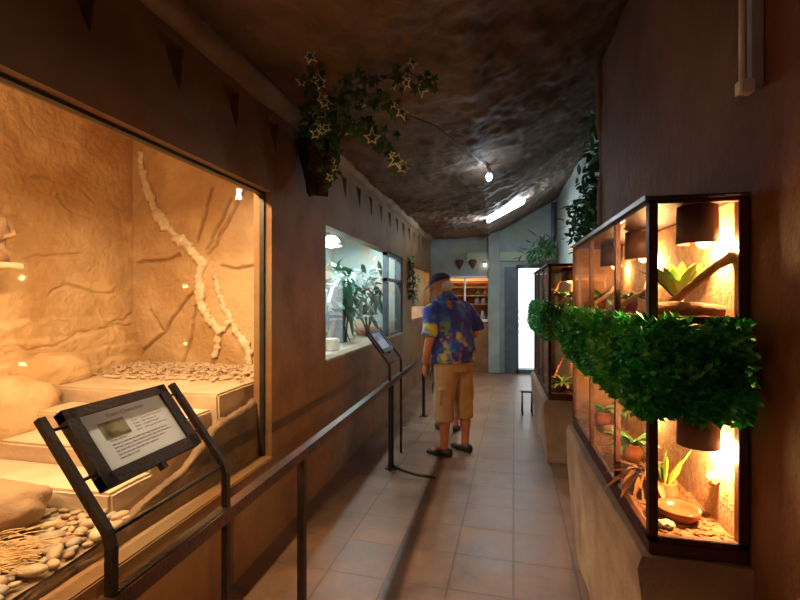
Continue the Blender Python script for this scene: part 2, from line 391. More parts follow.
# mortar kerb behind the glass: high by the platform, stepping down to the pebbles
KP = [(.1, .565), (1.098, .57), (1.37, .575), (1.595, .617), (1.672, .642), (1.80, .665), (1.926, .70), (2.02, .76), (2.109, .815), (2.397, .853), (2.67, .888), (3.1, .95)]
def kz(y):
    for a, b in zip(KP, KP[1:]):
        if a[0] <= y <= b[0]: return a[1] + (b[1] - a[1]) * (y - a[0]) / (b[0] - a[0])
    return KP[-1][1]
def kerb(u, v):
    y = .15 + 2.95 * u; top = kz(y) + .012 * nz((y, 1, 1), 9)
    t = v * 5
    if t <= 3: return Vector((-1.44 + .006 * nz((y, v * 4, 0), 6) - .012 * (t / 3) ** 3, y, .5 + (top - .5) * t / 3))
    if t <= 4: return Vector((-1.452 - .035 * (t - 3), y, top + .02 * (t - 3) * nz((y, 4, 2), 12)))
    return Vector((-1.487 - .05 * (t - 4), y, top + (.5 - top) * (t - 4)))
struct(grid_surface('trim_7', kerb, 260, 20, M_kerb))
w1 = struct(bx('window_1', WL - .12, WL + .012, 0.18, 2.53, .50, .532, M_wall, bev=.006))
bm = bmesh.new(); box(bm, -1.425, -1.395, 2.516, 2.53, .53, 2.15); box(bm, -1.425, -1.395, .2, 2.53, 2.136, 2.15)
finish('window_frame', bm, M_black, w1)
bx('glass_pane', -1.415, -1.407, .2, 2.51, .53, 2.14, GLASS, w1)

# steps and platform (one solid flight each block its own thing)
def slab(name, x0, x1, y0, y1, z0, z1, m, seed, lab=None):
    bm = bmesh.new(); box(bm, x0, x1, y0, y1, z0, z1)
    bmesh.ops.bevel(bm, geom=list(bm.edges), offset=.012, segments=2, affect='EDGES')
    bmesh.ops.subdivide_edges(bm, edges=[e for e in bm.edges if e.calc_length() > .15], cuts=6, use_grid_fill=True)
    for v in bm.verts: v.co += Vector((nz(v.co + Vector((seed, 0, 0)), 4), nz(v.co + Vector((0, seed, 0)), 4), nz(v.co + Vector((0, 0, seed)), 4) * .5)) * .012
    o = finish(name, bm, m, None, False); return o
tag(slab('platform', -2.95, -1.55, 2.29, 3.17, .5, .95, M_step, 1), 'broad sandy platform at the top of the steps under the root relief', 'platform')
tag(slab('step', -2.56, -1.60, 2.04, 2.30, .5, .862, M_step, 2), 'topmost cement step against the platform in the lit enclosure', 'step', 'cement steps in the lit enclosure')
tag(slab('step', -2.47, -1.58, 1.79, 2.05, .5, .78, M_step, 3), 'middle cement step with a mauve riser in the lit enclosure', 'step', 'cement steps in the lit enclosure')
tag(slab('step', -2.62, -1.56, 1.56, 1.80, .5, .69, M_step, 4), 'lowest cement step right behind the pebbles', 'step', 'cement steps in the lit enclosure')

# pale root relief climbing the end wall
rt = thing('tree_root', 'pale knobbly root relief climbing the ochre end wall of the lit enclosure', 'root', at(215, 358, Y=YE))
def root(pts, w, name='root_branch'):
    P = [at(*p, Y=YE) for p in pts]; Q = []
    for a, b in zip(P, P[1:]):
        n = max(2, int((b - a).length / .011))
        for i in range(n): Q.append(a + (b - a) * i / n)
    Q.append(P[-1]); bm = bmesh.new()
    rad = [w * .82 * (.62 + .38 * min(1, i / len(Q) * 3)) * (1 + .5 * nz(q, 14) + .5 * nz(q, 34)) for i, q in enumerate(Q)]
    for i, q in enumerate(Q): Q[i] = q + Vector((.02 * nz(q, 8), -.004, .012 * nz(q + Vector((5, 0, 0)), 8)))
    tube(bm, Q, rad, 10)
    for v in bm.verts: v.co.y = YE - .01 + (v.co.y - YE) * .75; v.co += Vector((nz(v.co, 40), nz(v.co, 33), nz(v.co, 37))) * .014
    return finish(name, bm, M_root, rt, True)
root([(142,153),(145,175),(150,196),(158,210),(167,226),(177,236),(187,244),(196,254),(202,265),(201,278),(200,292),(203,305),(208,317),(217,327),(222,333)], .045, 'main_root')
root([(219,328),(220,343),(215,357)], .03)
root([(216,277),(219,292),(223,304),(228,314),(233,321),(238,330),(245,341),(249,354),(250,368)], .03)
root([(222,332),(232,318)], .024)

# statue on its little ledge on the back wall
st = thing('statue', 'small carved pink stone figure on a pale ledge at the left edge', 'statue', at(0, 264, X=XB + .12))
P = at(-7, 262, X=XB + .14)
bm = bmesh.new(); box(bm, P.x - .2, P.x + .08, P.y - .2, P.y + .11, P.z - .035, P.z, .006); finish('ledge', bm, M_root, st)
bm = bmesh.new()
rings(bm, [(P.x, P.y, P.z, .07, .075), (P.x, P.y, P.z + .05, .075, .08), (P.x, P.y, P.z + .09, .05, .055), (P.x, P.y, P.z + .18, .055, .06), (P.x, P.y, P.z + .24, .06, .065), (P.x, P.y, P.z + .27, .03, .03)], 18)
blob(bm, (P.x, P.y, P.z + .32), .045, (1, 1, 1.15)); blob(bm, (P.x + .045, P.y, P.z + .315), .012); blob(bm, (P.x, P.y, P.z + .37), .025, (1, 1, 1.4))
tube(bm, [(P.x + .03, P.y + .06, P.z + .24), (P.x + .08, P.y + .05, P.z + .16), (P.x + .07, P.y - .02, P.z + .13)], .016, 8)
tube(bm, [(P.x + .03, P.y - .06, P.z + .24), (P.x + .08, P.y - .06, P.z + .16), (P.x + .07, P.y, P.z + .13)], .016, 8)
for v in bm.verts: v.co += Vector((nz(v.co, 30), nz(v.co, 33), nz(v.co, 37))) * .006
finish('figure', bm, M_statue, st, True)

# boulders
def boulder(c, r, sc, lab, seed, m=M_rock1, amp=.2, rz=0):
    bm = bmesh.new(); blob(bm, (0, 0, 0), r, sc, None, 4, amp, 1.3, seed); o = finish('boulder', bm, m, None, True); o.location = c; o.rotation_euler.z = rz
    for v in o.data.vertices: v.co += v.normal * .006 * nz(v.co, 22)
    return tag(o, lab, 'boulder')
boulder((-1.93, 1.37, .68), .165, (1.25, .8, .6), 'large smooth brown boulder lying on the pebbles below the steps', 1, mat('boulder_brown', (.40, .25, .15), (.28, .17, .10), 6, .75, .4, 30), .15, .5)
boulder((-2.72, 2.05, .78), .26, (.8, 1, 1.0), 'rounded ochre boulder against the back wall left of the steps', 2)
boulder((-2.86, 2.4, 1.0), .2, (.8, 1.5, .7), 'low ochre mound of rock above the boulder by the steps', 3)
boulder((-2.5, 1.55, .62), .11, (1, 1, .8), 'small reddish boulder at the foot of the lowest step', 5, mat('boulder_red', (.42, .2, .1), (.3, .13, .07), 6, .75, .4, 30))

# gravel flakes on the platform: uncountable
def chips(name, x0, x1, y0, y1, zf, n, s, m, lab, cat, seed=3, spread=None):
    rnd = random.Random(seed); bm = bmesh.new()
    for i in range(n):
        x = rnd.uniform(x0, x1); y = rnd.uniform(y0, y1)
        if spread and rnd.random() > spread(x, y): continue
        r = rnd.uniform(.5, 1.3) * s
        q = Matrix.Rotation(rnd.uniform(0, 6.3), 3, 'Z') @ Matrix.Rotation(rnd.uniform(-.4, .4), 3, 'X')
        res = bmesh.ops.create_icosphere(bm, subdivisions=1, radius=1)
        for v in res['verts']: v.co = Vector((x, y, zf(x, y) + r * .25)) + q @ Vector((v.co.x * r, v.co.y * r * .65, v.co.z * r * .32)) * rnd.uniform(.85, 1.1)
    o = finish(name, bm, m); return tag(o, lab, cat, kind='stuff')
chips('gravel', -2.85, -1.62, 2.60, 3.1, lambda x, y: .955 + .08 * max(0, (y - 2.7)), 1300, .022, M_step, 'scattered brown stone flakes along the back of the platform', 'gravel', 3, lambda x, y: .3 + .9 * max(0, (y - 2.72) / .4))

# pebbles, each one its own object
peb_me = []
for k in range(14):
    bm = bmesh.new(); blob(bm, (0, 0, 0), 1, (1, random.uniform(.6, .85), random.uniform(.4, .55)), None, 2, .22, 1.0, k + 20)
    me = bpy.data.meshes.new('pebble'); bm.to_mesh(me); bm.free(); me.materials.append(random.choice(M_peb))
    for p in me.polygons: p.use_smooth = True
    peb_me.append(me)
rnd = random.Random(5); placed = []
tries = 0
while len(placed) < 295 and tries < 20000:
    tries += 1
    x = rnd.uniform(-2.2, -1.46); y = rnd.uniform(.80, 1.60)
    if y > 1.56 and x < -1.55 - .02: 
        if y > 1.54: continue
    if (x + 1.93) ** 2 / .05 + (y - 1.37) ** 2 / .028 < 1: continue
    r = rnd.choice((.020, .024, .028, .034, .042))
    if any((x - a) ** 2 + (y - b) ** 2 < (.58 * (r + c)) ** 2 for a, b, c in placed): continue
    placed.append((x, y, r))
    o = bpy.data.objects.new('pebble', rnd.choice(peb_me)); COL.objects.link(o)
    o.location = (x, y, .587 + r * .40 + rnd.uniform(0, .012)); o.scale = (r, r, r); o.rotation_euler = (rnd.uniform(-.25, .25), rnd.uniform(-.25, .25), rnd.uniform(0, 6.3))
    tag(o, 'smooth river pebble on the ground in front of the enclosure steps', 'pebble', 'river pebbles in the lit enclosure')
# straw
bm = bmesh.new(); rnd = random.Random(8)
for i in range(330):
    x = rnd.gauss(-1.66, .10); y = rnd.gauss(1.17, .08); a = rnd.gauss(.6, .35); l = rnd.uniform(.05, .13)
    if x > -1.52: continue
    z = .612 + rnd.uniform(0, .03); d = Vector((math.cos(a), math.sin(a), rnd.uniform(-.1, .1))) * l
    p = Vector((x, y, z)); tube(bm, [p - d / 2, p + Vector((0, 0, .006)), p + d / 2], .0016, 4)
tag(finish('straw', bm, mat('dry_straw', (.62, .42, .2), (.48, .28, .12), 20, .8)), 'dry straw strewn over the near pebbles in the corner', 'straw', kind='stuff')

# ------------------------------------------------------------------ enclosure 2 (cool lit, behind second window)
X2 = -2.45
bm = bmesh.new(); box(bm, X2 - .08, X2, 3.28, 6.75, .8, 2.6); box(bm, X2, WL - .12, 3.27, 3.33, .8, 2.6); box(bm, X2, WL - .12, 6.55, 6.62, .8, 2.6); box(bm, X2, WL - .12, 3.3, 6.6, 2.5, 2.56)
struct(finish('wall_vivarium', bm, M_blue))
struct(bx('floor_vivarium', X2, WL - .12, 3.3, 6.6, .9, .985, M_sand))
w2 = struct(bx('window_2', WL - .12, WL + .01, 3.40, 6.45, .975, 1.0, M_trim, bev=.005))
bx('glass_pane', -1.425, -1.417, 3.42, 5.62, .99, 2.09, GLASS, w2)
bm = bmesh.new()
for y in (5.62, 6.40): box(bm, -1.44, -1.37, y, y + .04, 1.0, 2.09)
for z in (1.0, 1.72, 2.05): box(bm, -1.44, -1.375, 5.62, 6.45, z, z + .04)
finish('window_frame', bm, M_greyframe, w2)
bx('glass_pane', -1.40, -1.39, 5.66, 6.42, 1.04, 2.04, GLASS, w2)
# enclosure 3
bm = bmesh.new(); box(bm, -2.3, -2.22, 7.0, 9.4, .9, 2.6); box(bm, -2.3, WL - .12, 6.98, 7.04, .9, 2.6); box(bm, -2.3, WL - .12, 7, 9.3, 2.3, 2.36); box(bm, -2.3, WL - .12, 7, 9.3, 1.05, 1.13)
struct(finish('wall_vivarium_far', bm, M_ochre))
w3b = struct(bx('window_3', WL - .12, WL + .01, 7.13, 9.1, 1.13, 1.16, M_trim, bev=.004)); bx('glass_pane', -1.425, -1.417, 7.15, 9.1, 1.15, 2.05, GLASS, w3b)

# ================================================================== RAILING AND SIGNS
RX = -.91
rail = thing('railing', 'long rust red iron handrail running along the displays', 'railing', (RX, 2.2, 0))
tb('handrail', [(RX, .2, .762), (RX, 5.75, .762)], .0215, M_rail, rail, 4, True)
for y in (1.83 + .17, 3.87, 5.65):
    tb('post', [(RX, y, 0), (RX, y, .742)], .017, M_iron, rail, 4, True)
    bx('foot_plate', RX - .05, RX + .05, y - .05, y + .05, 0, .008, M_iron, rail)

def sign_mat():
    return mat('laminated_sheet', (.62, .74, 1.0), (.57, .70, .97), 3, .3)
M_sheet = sign_mat(); M_ink = mat('sign_ink', (.10, .10, .13), (.14, .14, .17), 30, .6); M_inkp = mat('title_ink', (.45, .42, .52), (.5, .46, .55), 30, .6)
M_photo = mat('printed_photo', (.05, .07, .03), (.22, .17, .12), 30, .4, c3=(.26, .27, .24), s3=18)
def sign(y0, y1, label, text, scale=1.0, p0=None):
    s = thing('information_stand', label, 'sign', (RX, (y0 + y1) / 2, 0), 'information stands on the railing')
    top = Vector((-.215, 0, .275)); e = Vector((-.614, 0, .789))
    for y in (y0, y1):
        tb('post', [(RX, y, 0), (RX, y, .90), (RX - .012, y, .935), (RX + top.x, y, .92 + top.z)], [.0105, .0105, .0100, .0095], M_iron, s, 4, True)
    tb('crossbar', [(RX - .01, y0, .925), (RX - .01, y1, .925)], .006, M_iron, s)
    tb('crossbar', [(RX, y0, .775), (RX, y1, .775)], .012, M_iron, s, 4, True)
    # local frame on the tilted plane: v along y, w up the slope
    org = Vector((RX, 0, .92)); nrm = Vector((.789, 0, .614))
    def P(y, w, h=0): return org + Vector((0, y, 0)) + e * w + nrm * h
    L = e.length
    def quadbox(name, ya, yb, wa, wb, h0, h1, m, par=s):
        bm = bmesh.new(); vs = [bm.verts.new(P(y, w, h)) for h in (h0, h1) for w in (wa, wb) for y in (ya, yb)]
        for f in ((0, 1, 3, 2), (4, 6, 7, 5), (0, 4, 5, 1), (2, 3, 7, 6), (0, 2, 6, 4), (1, 5, 7, 3)): bm.faces.new([vs[i] for i in f])
        return finish(name, bm, m, par)
    ya, yb = y0 + .048, y1 - .046; wa, wb = .112, .352
    fw = .037
    bm = bmesh.new()
    for (a, b, c, d) in ((ya, yb, wa, wa + fw), (ya, yb, wb - fw * .8, wb), (ya, ya + fw, wa, wb), (yb - fw, yb, wa, wb)):
        vs = [bm.verts.new(P(y, w, h)) for h in (-.016, .012) for w in (c, d) for y in (a, b)]
        for f in ((0, 1, 3, 2), (4, 6, 7, 5), (0, 4, 5, 1), (2, 3, 7, 6), (0, 2, 6, 4), (1, 5, 7, 3)): bm.faces.new([vs[i] for i in f])
    fr = finish('frame', bm, M_iron, s)
    for w in (.16, .31):
        tb('bracket', [P(y0, w), P(ya + .01, w)], .005, M_iron, s); tb('bracket', [P(yb - .01, w), P(y1, w)], .005, M_iron, s)
    quadbox('backing', ya + .01, yb - .01, wa + .01, wb - .01, -.012, 0, M_iron)
    sh = quadbox('sheet', ya + fw - .002, yb - fw + .002, wa + fw - .002, wb - fw * .8 + .002, 0, .003, M_sheet)
    tb('latch', [P((ya + yb) / 2 + .01, wa + .004), P((ya + yb) / 2 + .01, wa - .02)], .009, M_iron, s, 4, True)
    A, B = ya + fw, yb - fw; C, D = wa + fw, wb - fw * .8
    W = B - A; H = D - C
    def q(u0, u1, v0, v1, m, nm): return quadbox(nm, A + W * u0, A + W * u1, C + H * v0, C + H * v1, .003, .0037, m)
    q(.14, .43, .50, .80, M_photo, 'printed_photo')
    if text:
        # small print: one part made of thin strokes broken into words
        rnd = random.Random(3); bm = bmesh.new()
        def stroke(u0, u1, v, h, bm=bm):
            u = u0
            while u < u1:
                l = rnd.uniform(.02, .06); e1 = min(u + l, u1)
                vs = [bm.verts.new(P(A + W * uu, C + H * vv, hh)) for hh in (.003, .0036) for vv in (v, v + h) for uu in (u, e1)]
                for f in ((0, 1, 3, 2), (4, 6, 7, 5), (0, 4, 5, 1), (2, 3, 7, 6), (0, 2, 6, 4), (1, 5, 7, 3)): bm.faces.new([vs[i] for i in f])
                u = e1 + .012
        stroke(.17, .36, .455, .008)
        for i, (u1) in enumerate((.86, .90, .78, .66, .4)): stroke(.17, u1, .385 - i * .062, .008)
        finish('small_print', bm, M_ink, s)
        bm = bmesh.new()
        for i in range(5): stroke(.50, .57, .74 - i * .062, .014, bm); stroke(.61, .61 + rnd.uniform(.18, .3), .74 - i * .062, .014, bm)
        finish('faded_print', bm, M_inkp, s)
        cu = bpy.data.curves.new('title', 'FONT'); cu.body = text; cu.size = .019; cu.align_x = 'CENTER'; cu.extrude = .0003; cu.offset = .0003
        cu.materials.append(M_inkp); t = bpy.data.objects.new('title', cu); COL.objects.link(t)
        dg = bpy.context.evaluated_depsgraph_get(); dg.update(); me = bpy.data.meshes.new_from_object(t.evaluated_get(dg)); bpy.data.objects.remove(t); t = bpy.data.objects.new('title', me); COL.objects.link(t); t.parent = s
        # text frame: x along +y, y up the slope
        M = Matrix(((0, e.x / 1, nrm.x), (1, 0, 0), (0, e.z / 1, nrm.z))).to_4x4()
        M.translation = P(A + W * .5, C + H * .86, .0038) - Vector(s.location); t.matrix_local = M
    return s
sign(.915, 1.384, 'framed information sheet on the nearest dark iron stand, before the pebbles', 'Rhino Chameleon')
sign(3.80, 4.27, 'smaller looking far information stand below the plant filled window', None)

# black cable on the floor
tb_ = tb('floor_cable', [(-.92, 3.9, .01), (-.78, 3.80, .012), (-.65, 3.74, .012), (-.5, 3.72, .01)], .011, M_black); tag(tb_, 'thin black cable lying across the floor from the rail post', 'cable')

# ================================================================== RIGHT CABINETS
def plinth(x0, x1, y0, y1, z1, seed):
    def fn(u, v):
        # wrap around: top and front and end
        return None
    bm = bmesh.new(); box(bm, x0, x1, y0, y1, 0, z1)
    bmesh.ops.subdivide_edges(bm, edges=list(bm.edges), cuts=18, use_grid_fill=True)
    for v in bm.verts:
        ed = 0
        if v.co.x < x0 + .001 and v.co.z > z1 - .05: v.co.x += .02 * ((v.co.z - z1 + .05) / .05) ** 2
        if v.co.x < x1 - .01:
            v.co += Vector((nz(v.co + Vector((seed, 0, 0)), 3), nz(v.co + Vector((0, seed, 0)), 3), .4 * nz(v.co, 6))) * .012
            v.co.x -= .035 * v.co.z / z1
    return bm
M_pl = mat('plinth_cement', (.36, .235, .18), (.25, .155, .115), 5, .8, .5, 20, (.42, .30, .20), 2.2)
M_bin = mat('bay_inside_wood', (.32, .16, .07), (.22, .1, .045), 14, .7, .3, 40)
def fern(L, c, n, l, w, mi=0, spread=1.0, droop=.6, zmin=.2):
    for i in range(n):
        a = random.uniform(0, 2 * PI); el = random.uniform(zmin, max(1.2, zmin * 1.8))
        d = Vector((math.cos(a) * spread, math.sin(a) * spread, el))
        L.leaf(Vector(c) + Vector((random.uniform(-.01, .01), random.uniform(-.01, .01), random.uniform(0, .02))), d, l * random.uniform(.7, 1.1), w * random.uniform(.8, 1.2), up=(0, 0, 1), fold=.35, droop=droop * random.uniform(.4, 1), mi=mi)
def heat_lamp(x, y, z0, z1, r, label, power, open_dir=.6, col=(1, .52, .20)):
    h = thing('heat_lamp', label, 'lamp', (x, y, z1), 'clay shaded heat lamps in the glass cabinets')
    prof = [(0.001, z1 - z0), (r * .96, z1 - z0), (r, 0), (r * .93, 0), (r * .9, (z1 - z0) * .94), (0.001, (z1 - z0) * .94)]
    # shield open towards the back wall
    lathe('lamp_shade', prof, (x, y, z0), M_shade, h, 26, open_dir + R(62), open_dir + R(298))
    bm = bmesh.new(); blob(bm, (x + r * .3, y, z0 + .012), .024, (1, 1, 1.2), amp=0); finish('bulb', bm, emis('warm_bulb', (1, .55, .2), 12), h, True)
    tb('cord', [(x, y, z1 - .005), (x, y, z1 + .02)], .004, M_black, h)
    light('heat_lamp_light', 'POINT', (min(x + .068, .702), y + .01, z0 - .022), power, col, shadow_soft_size=.02).parent = None
    return h
def cabinet(y0, y1, posts, label, near, plz, tagp):
    x0, x1 = .462, WR - .006
    pl = thing('display_cabinet', label, 'cabinet', (x0, y0, plz))
    zb, z1, z2, z3 = plz, .79, 1.12, 1.15
    # base tray, middle box, roof
    bx('base_board', x0, x1, y0, y1, plz + .002, plz + .045, M_wood, pl, .004)
    bx('middle_box', x0 + .012, x1, y0 + .012, y1 - .01, 1.145, 1.425, M_wood, pl, .004)
    bx('roof_board', x0 - .012, x1, y0 - .012, y1 + .01, 1.805, 1.815, M_wood, pl, .003)
    bx('back_board', x1 - .02, x1, y0 + .01, y1, plz + .045, 1.80, M_cork, pl)
    bx('end_board', x0 + .02, x1, y1 - .018, y1, plz + .045, 1.80, M_bin, pl)
    tr = bx('roof_trim', x0 - .016, x0 - .010, y0 - .014, y1 + .01, 1.803, 1.818, mat('aluminium_strip', (.5, .5, .5), (.4, .4, .4), 9, .35, metallic=.7), pl)
    for (za, zb_) in ((plz + .045, 1.145), (1.425, 1.80)):
        for i, y in enumerate(posts):
            w = .032 if i == 0 else .022
            ya = y if i == 0 else min(y - w / 2, y1 - w)
            bx('post', x0, x0 + (.026 if i == 0 else .02), ya, ya + w, za, zb_, M_wood, pl, .002)
        bx('post', x1 - .026, x1, y0, y0 + .03, za, zb_, M_wood, pl, .002)
        for z, hh in ((za, .018), (zb_ - .008, .012)):
            bx('bottom_rail' if z == za else 'top_rail', x0, x1, y0, y0 + .02, z, z + hh, M_wood, pl, .002)
            bx('bottom_rail' if z == za else 'top_rail', x0, x0 + .018, y0, y1, z, z + hh, M_wood, pl, .002)
        bx('glass_pane', x0 + .027, x1 - .027, y0 + .008, y0 + .012, za + .018, zb_ - .009, GLASS, pl)
        for a, b in zip(posts, posts[1:]):
            bx('glass_pane', x0 + .006, x0 + .010, a + .034 if a == posts[0] else a + .012, b - .012, za + .018, zb_ - .009, GLASS, pl)
    return pl
PA = [1.53, 1.95, 2.45, 2.97]
o = struct(finish('trim_8', plinth(.455, WR + .001, 1.515, 3.0, .70, 3), M_pl, None, False))
cabinet(1.53, 2.98, PA, 'near glazed timber cabinet with upper and lower lit bays on the right wall', True, .70, 'a')
PB = [4.33, 4.85, 5.4, 5.95]
o = struct(finish('trim_9', plinth(.455, 1.152, 4.31, 6.0, .56, 8), M_pl, None, False))
cabinet(4.33, 5.97, PB, 'far glazed timber cabinet past the end of the brown wall', False, .56, 'b')

WARM = (1, .45, .15)
where = ['in the nearest upper bay, over the green plant', 'in the middle upper bay', 'in the furthest upper bay of the near cabinet']
wherel = ['in the nearest lower bay, over the water bowl', 'in the middle lower bay', 'in the furthest lower bay of the near cabinet']
ys = [1.63, 2.22, 2.72]
for i in range(3):
    heat_lamp(.635 if i == 0 else .63, ys[i], 1.675, 1.797, .060, 'brown clay heat lamp shade ' + where[i], (30, 8, 4)[i], .5)
    heat_lamp(.642, ys[i] + .01, 1.02, 1.135, .062, 'dark clay heat lamp shade ' + wherel[i], (28, 8, 4)[i], .5)
heat_lamp(.66, 4.55, 1.66, 1.79, .055, 'clay heat lamp shade in the upper bay of the far cabinet', 9.0, .5, (1, .36, .12))
heat_lamp(.66, 4.55, 1.0, 1.12, .055, 'clay heat lamp shade in the lower bay of the far cabinet', 9.0, .5, (1, .36, .12))

def potted(x, y, z, label, cat, pot_r, pot_h, n, l, w, m, pot=True, **kw):
    t = thing('potted_plant' if pot else 'bushy_plant', label, cat, (x, y, z))
    if pot: lathe('pot', [(0.001, 0), (pot_r * .7, 0), (pot_r, pot_h * .6), (pot_r * .85, pot_h), (pot_r * .95, pot_h), (pot_r * .97, pot_h * 1.1), (pot_r * .8, pot_h * 1.1), (pot_r * .75, pot_h * .85), (0.001, pot_h * .85)], (x, y, z), M_terra, t)
    L = Leaves(); fern(L, (x, y, z + (pot_h * .85 if pot else 0)), n, l, w, **kw)
    f = L.build('foliage', m, t)
    return t
mulU = [chips('wood_mulch', .50, .71, a + .03, b - .02, lambda x, y: 1.43, 260, .010, M_soil, l, 'mulch', s) for a, b, l, s in ((1.53, 2.97, 'brown bark mulch on the floor of the upper bays', 11),)]
chips('wood_mulch', .50, .71, 1.57, 2.95, lambda x, y: .757 + .004 * nz((x, y, 0), 8), 1500, .012, M_soil, 'brown bark mulch covering the floor of the lower bays', 'mulch', 12)
bx_ = bx('soil_bed', .485, .715, 1.555, 2.95, .745, .757, M_soil); tag(bx_, 'dark soil bed under the bark mulch of the lower bays', 'soil', kind='stuff')
# nearest upper bay
potted(.625, 1.76, 1.485, 'broad leaved green plant in the nearest upper bay behind the leaning branch', 'plant', 0, 0, 44, .19, .036, M_leafpl, pot=False, zmin=.9, droop=.2)
def branch(pts, rad, label, name='branch', m=M_log):
    Q = []; P = [Vector(p) for p in pts]; rr = []
    for i, (a, b) in enumerate(zip(P, P[1:])):
        for k in range(8): Q.append(a + (b - a) * k / 8); rr.append(rad[i] + (rad[i + 1] - rad[i]) * k / 8)
    Q.append(P[-1]); rr.append(rad[-1])
    Q = [q + Vector((nz(q, 9), nz(q + Vector((3, 0, 0)), 9), nz(q + Vector((0, 7, 0)), 9))) * .008 for q in Q]
    bm = bmesh.new(); tube(bm, Q, [r * (1 + .18 * nz(q, 25)) for r, q in zip(rr, Q)], 12)
    o = finish(name, bm, m, None, True)
    return tag(o, label, name)
branch([(.565, 1.70, 1.462), (.62, 1.645, 1.53), (.68, 1.60, 1.60), (.715, 1.58, 1.632)], [.015, .013, .014, .019], 'leaning driftwood branch rising to the right in the nearest upper bay')
branch([(.505, 1.63, 1.462), (.60, 1.62, 1.462), (.70, 1.60, 1.455)], [.021, .022, .02], 'thick horizontal log lying on the floor of the nearest upper bay', 'log')
branch([(.56, 1.69, 1.455), (.66, 1.67, 1.465), (.71, 1.66, 1.47)], [.009, .01, .009], 'thin stick lying behind the thick log in the nearest upper bay', 'stick')
# nearest lower bay
sp = thing('potted_plant', 'spiky snake plant in a terracotta pot in the nearest lower bay', 'plant', (.605, 1.83, .757))
lathe('pot', [(0.001, 0), (.032, 0), (.047, .035), (.036, .062), (.042, .07), (.034, .07), (.03, .055), (0.001, .055)], (.605, 1.83, .757), M_terra, sp)
L = Leaves()
for i in range(17):
    a = random.uniform(0, 2 * PI); L.leaf((.605 + .015 * math.cos(a), 1.83 + .015 * math.sin(a), .81), (math.cos(a) * .45, math.sin(a) * .45, 1), random.uniform(.10, .22), .017, fold=.5, droop=.1)
L.build('foliage', M_leafpl, sp)
bw = lathe('water_bowl', [(0.001, 0), (.045, 0), (.060, .02), (.068, .042), (.064, .043), (.055, .03), (.04, .018), (0.001, .018)], (.595, 1.675, .757), mat('glazed_brown_clay', (.36, .11, .05), (.28, .08, .035), 12, .2)); tag(bw, 'round glazed brown water bowl on the mulch in the nearest lower bay', 'bowl')
boulder((.70, 1.68, .90), .02, (1, 1, 1.1), 'small knob of cork stuck to the glowing back board of the nearest lower bay', 31, M_cork)
boulder((.53, 1.60, .77), .022, (1.2, 1, .6), 'flat pale stone beside the water bowl', 32, M_peb[3])
# other bays
for k, (y, nm) in enumerate(((2.12, 'middle'), (2.70, 'furthest'))):
    potted(.60, y + .12, 1.44, 'leafy plant in the %s upper bay of the near cabinet' % nm, 'plant', .03, .05, 20, .13, .03, M_leaf)
    branch([(.50, y - .08, 1.46), (.62, y, 1.53), (.70, y + .2, 1.6)], [.012, .01, .008], 'slanting driftwood branch in the %s upper bay' % nm)
    branch([(.51, y - .12, 1.452), (.52, y + .15, 1.452)], [.016, .016], 'small log lying along the glass in the %s upper bay' % nm, 'log')
    potted(.60, y + .10, .765, 'leafy potted plant in the %s lower bay of the near cabinet' % nm, 'plant', .045, .07, 18, .15, .03, M_leaf)
    boulder((.62, y - .06, .775), .05, (1.2, 1, .6), 'brown rock on the mulch in the %s lower bay' % nm, 41 + k, M_log)
potted(.56, 1.88, .765, 'trailing reddish fern at the back of the nearest lower bay', 'plant', .04, .06, 30, .16, .02, mat('rusty_fern', (.4, .16, .05), (.25, .12, .04), 9, .6), droop=1.0)
for k, (z, nm) in enumerate(((1.435, 'upper'), (.60, 'lower'))):
    potted(.62, 4.62, z + .01, 'leafy plant glowing red in the %s bay of the far cabinet' % nm, 'plant', .04, .06, 26, .22, .035, M_leaf)
    branch([(.50, 4.5, z + .03), (.60, 4.75, z + .2), (.70, 5.0, z + .3)], [.014, .012, .01], 'driftwood branch in the %s bay of the far cabinet' % nm)

# ------------------------------------------------------------------ hedge strips
def hedge(y0, y1, label, n, zt, zb, seed):
    rnd = random.Random(seed); L = Leaves()
    h = thing('artificial_hedge', label, 'hedge', (.46, y0, zb))
    bx('backing_mat', .415, .459, y0 - .0, y1, zb + .04, zt - .03, M_leafdk, h)
    bx('backing_mat', .43, WR - .05, y0 - .04, y0 - .003, zb + .05, zt - .05, M_leafdk, h)
    for i in range(n):
        s = rnd.uniform(0, (y1 - y0) + .42)
        t = rnd.random(); z = zb + (zt - zb) * t
        bul = .022 * math.sin(PI * min(1, t * 1.0)) + .010
        wob = .5 + .9 * (nz((s * 1.0, t, seed), 5) + .5)
        rr = rnd.uniform(.2, 1.0)
        if s < .36:   # near end face
            x = .42 + s * (WR - .455) / .36; y = y0 - .02 - bul * wob * rr * 1.3; out = Vector((0, -1, 0))
            zz = z + .02 * nz((x, 0, seed), 9)
        else:
            y = y0 - .03 + (s - .36) / ((y1 - y0) + .06) * (y1 - y0 + .03); x = .435 - bul * wob * rr * 1.3; out = Vector((-1, 0, 0))
            zz = z + .02 * nz((0, y, seed), 9)
        if t > .93: out = Vector((out.x * .3, out.y * .3, 1))
        d = (out * rnd.uniform(.3, 1) + Vector((rnd.uniform(-1, 1), rnd.uniform(-1, 1), rnd.uniform(-.9, .9)))).normalized()
        L.leaf((x, y, zz), d, rnd.uniform(.020, .034), rnd.uniform(.014, .022), up=out + Vector((rnd.uniform(-.4, .4), rnd.uniform(-.4, .4), .5)), fold=.2, n=2)
    L.build('foliage', M_hedge, h)
    return h
hedge(1.50, 3.02, 'bright green artificial hedge strip around the middle of the near cabinet', 10000, 1.43, 1.14, 3)
hedge(4.30, 6.0, 'dark green artificial hedge strip around the middle of the far cabinet', 5500, 1.46, 1.12, 9)

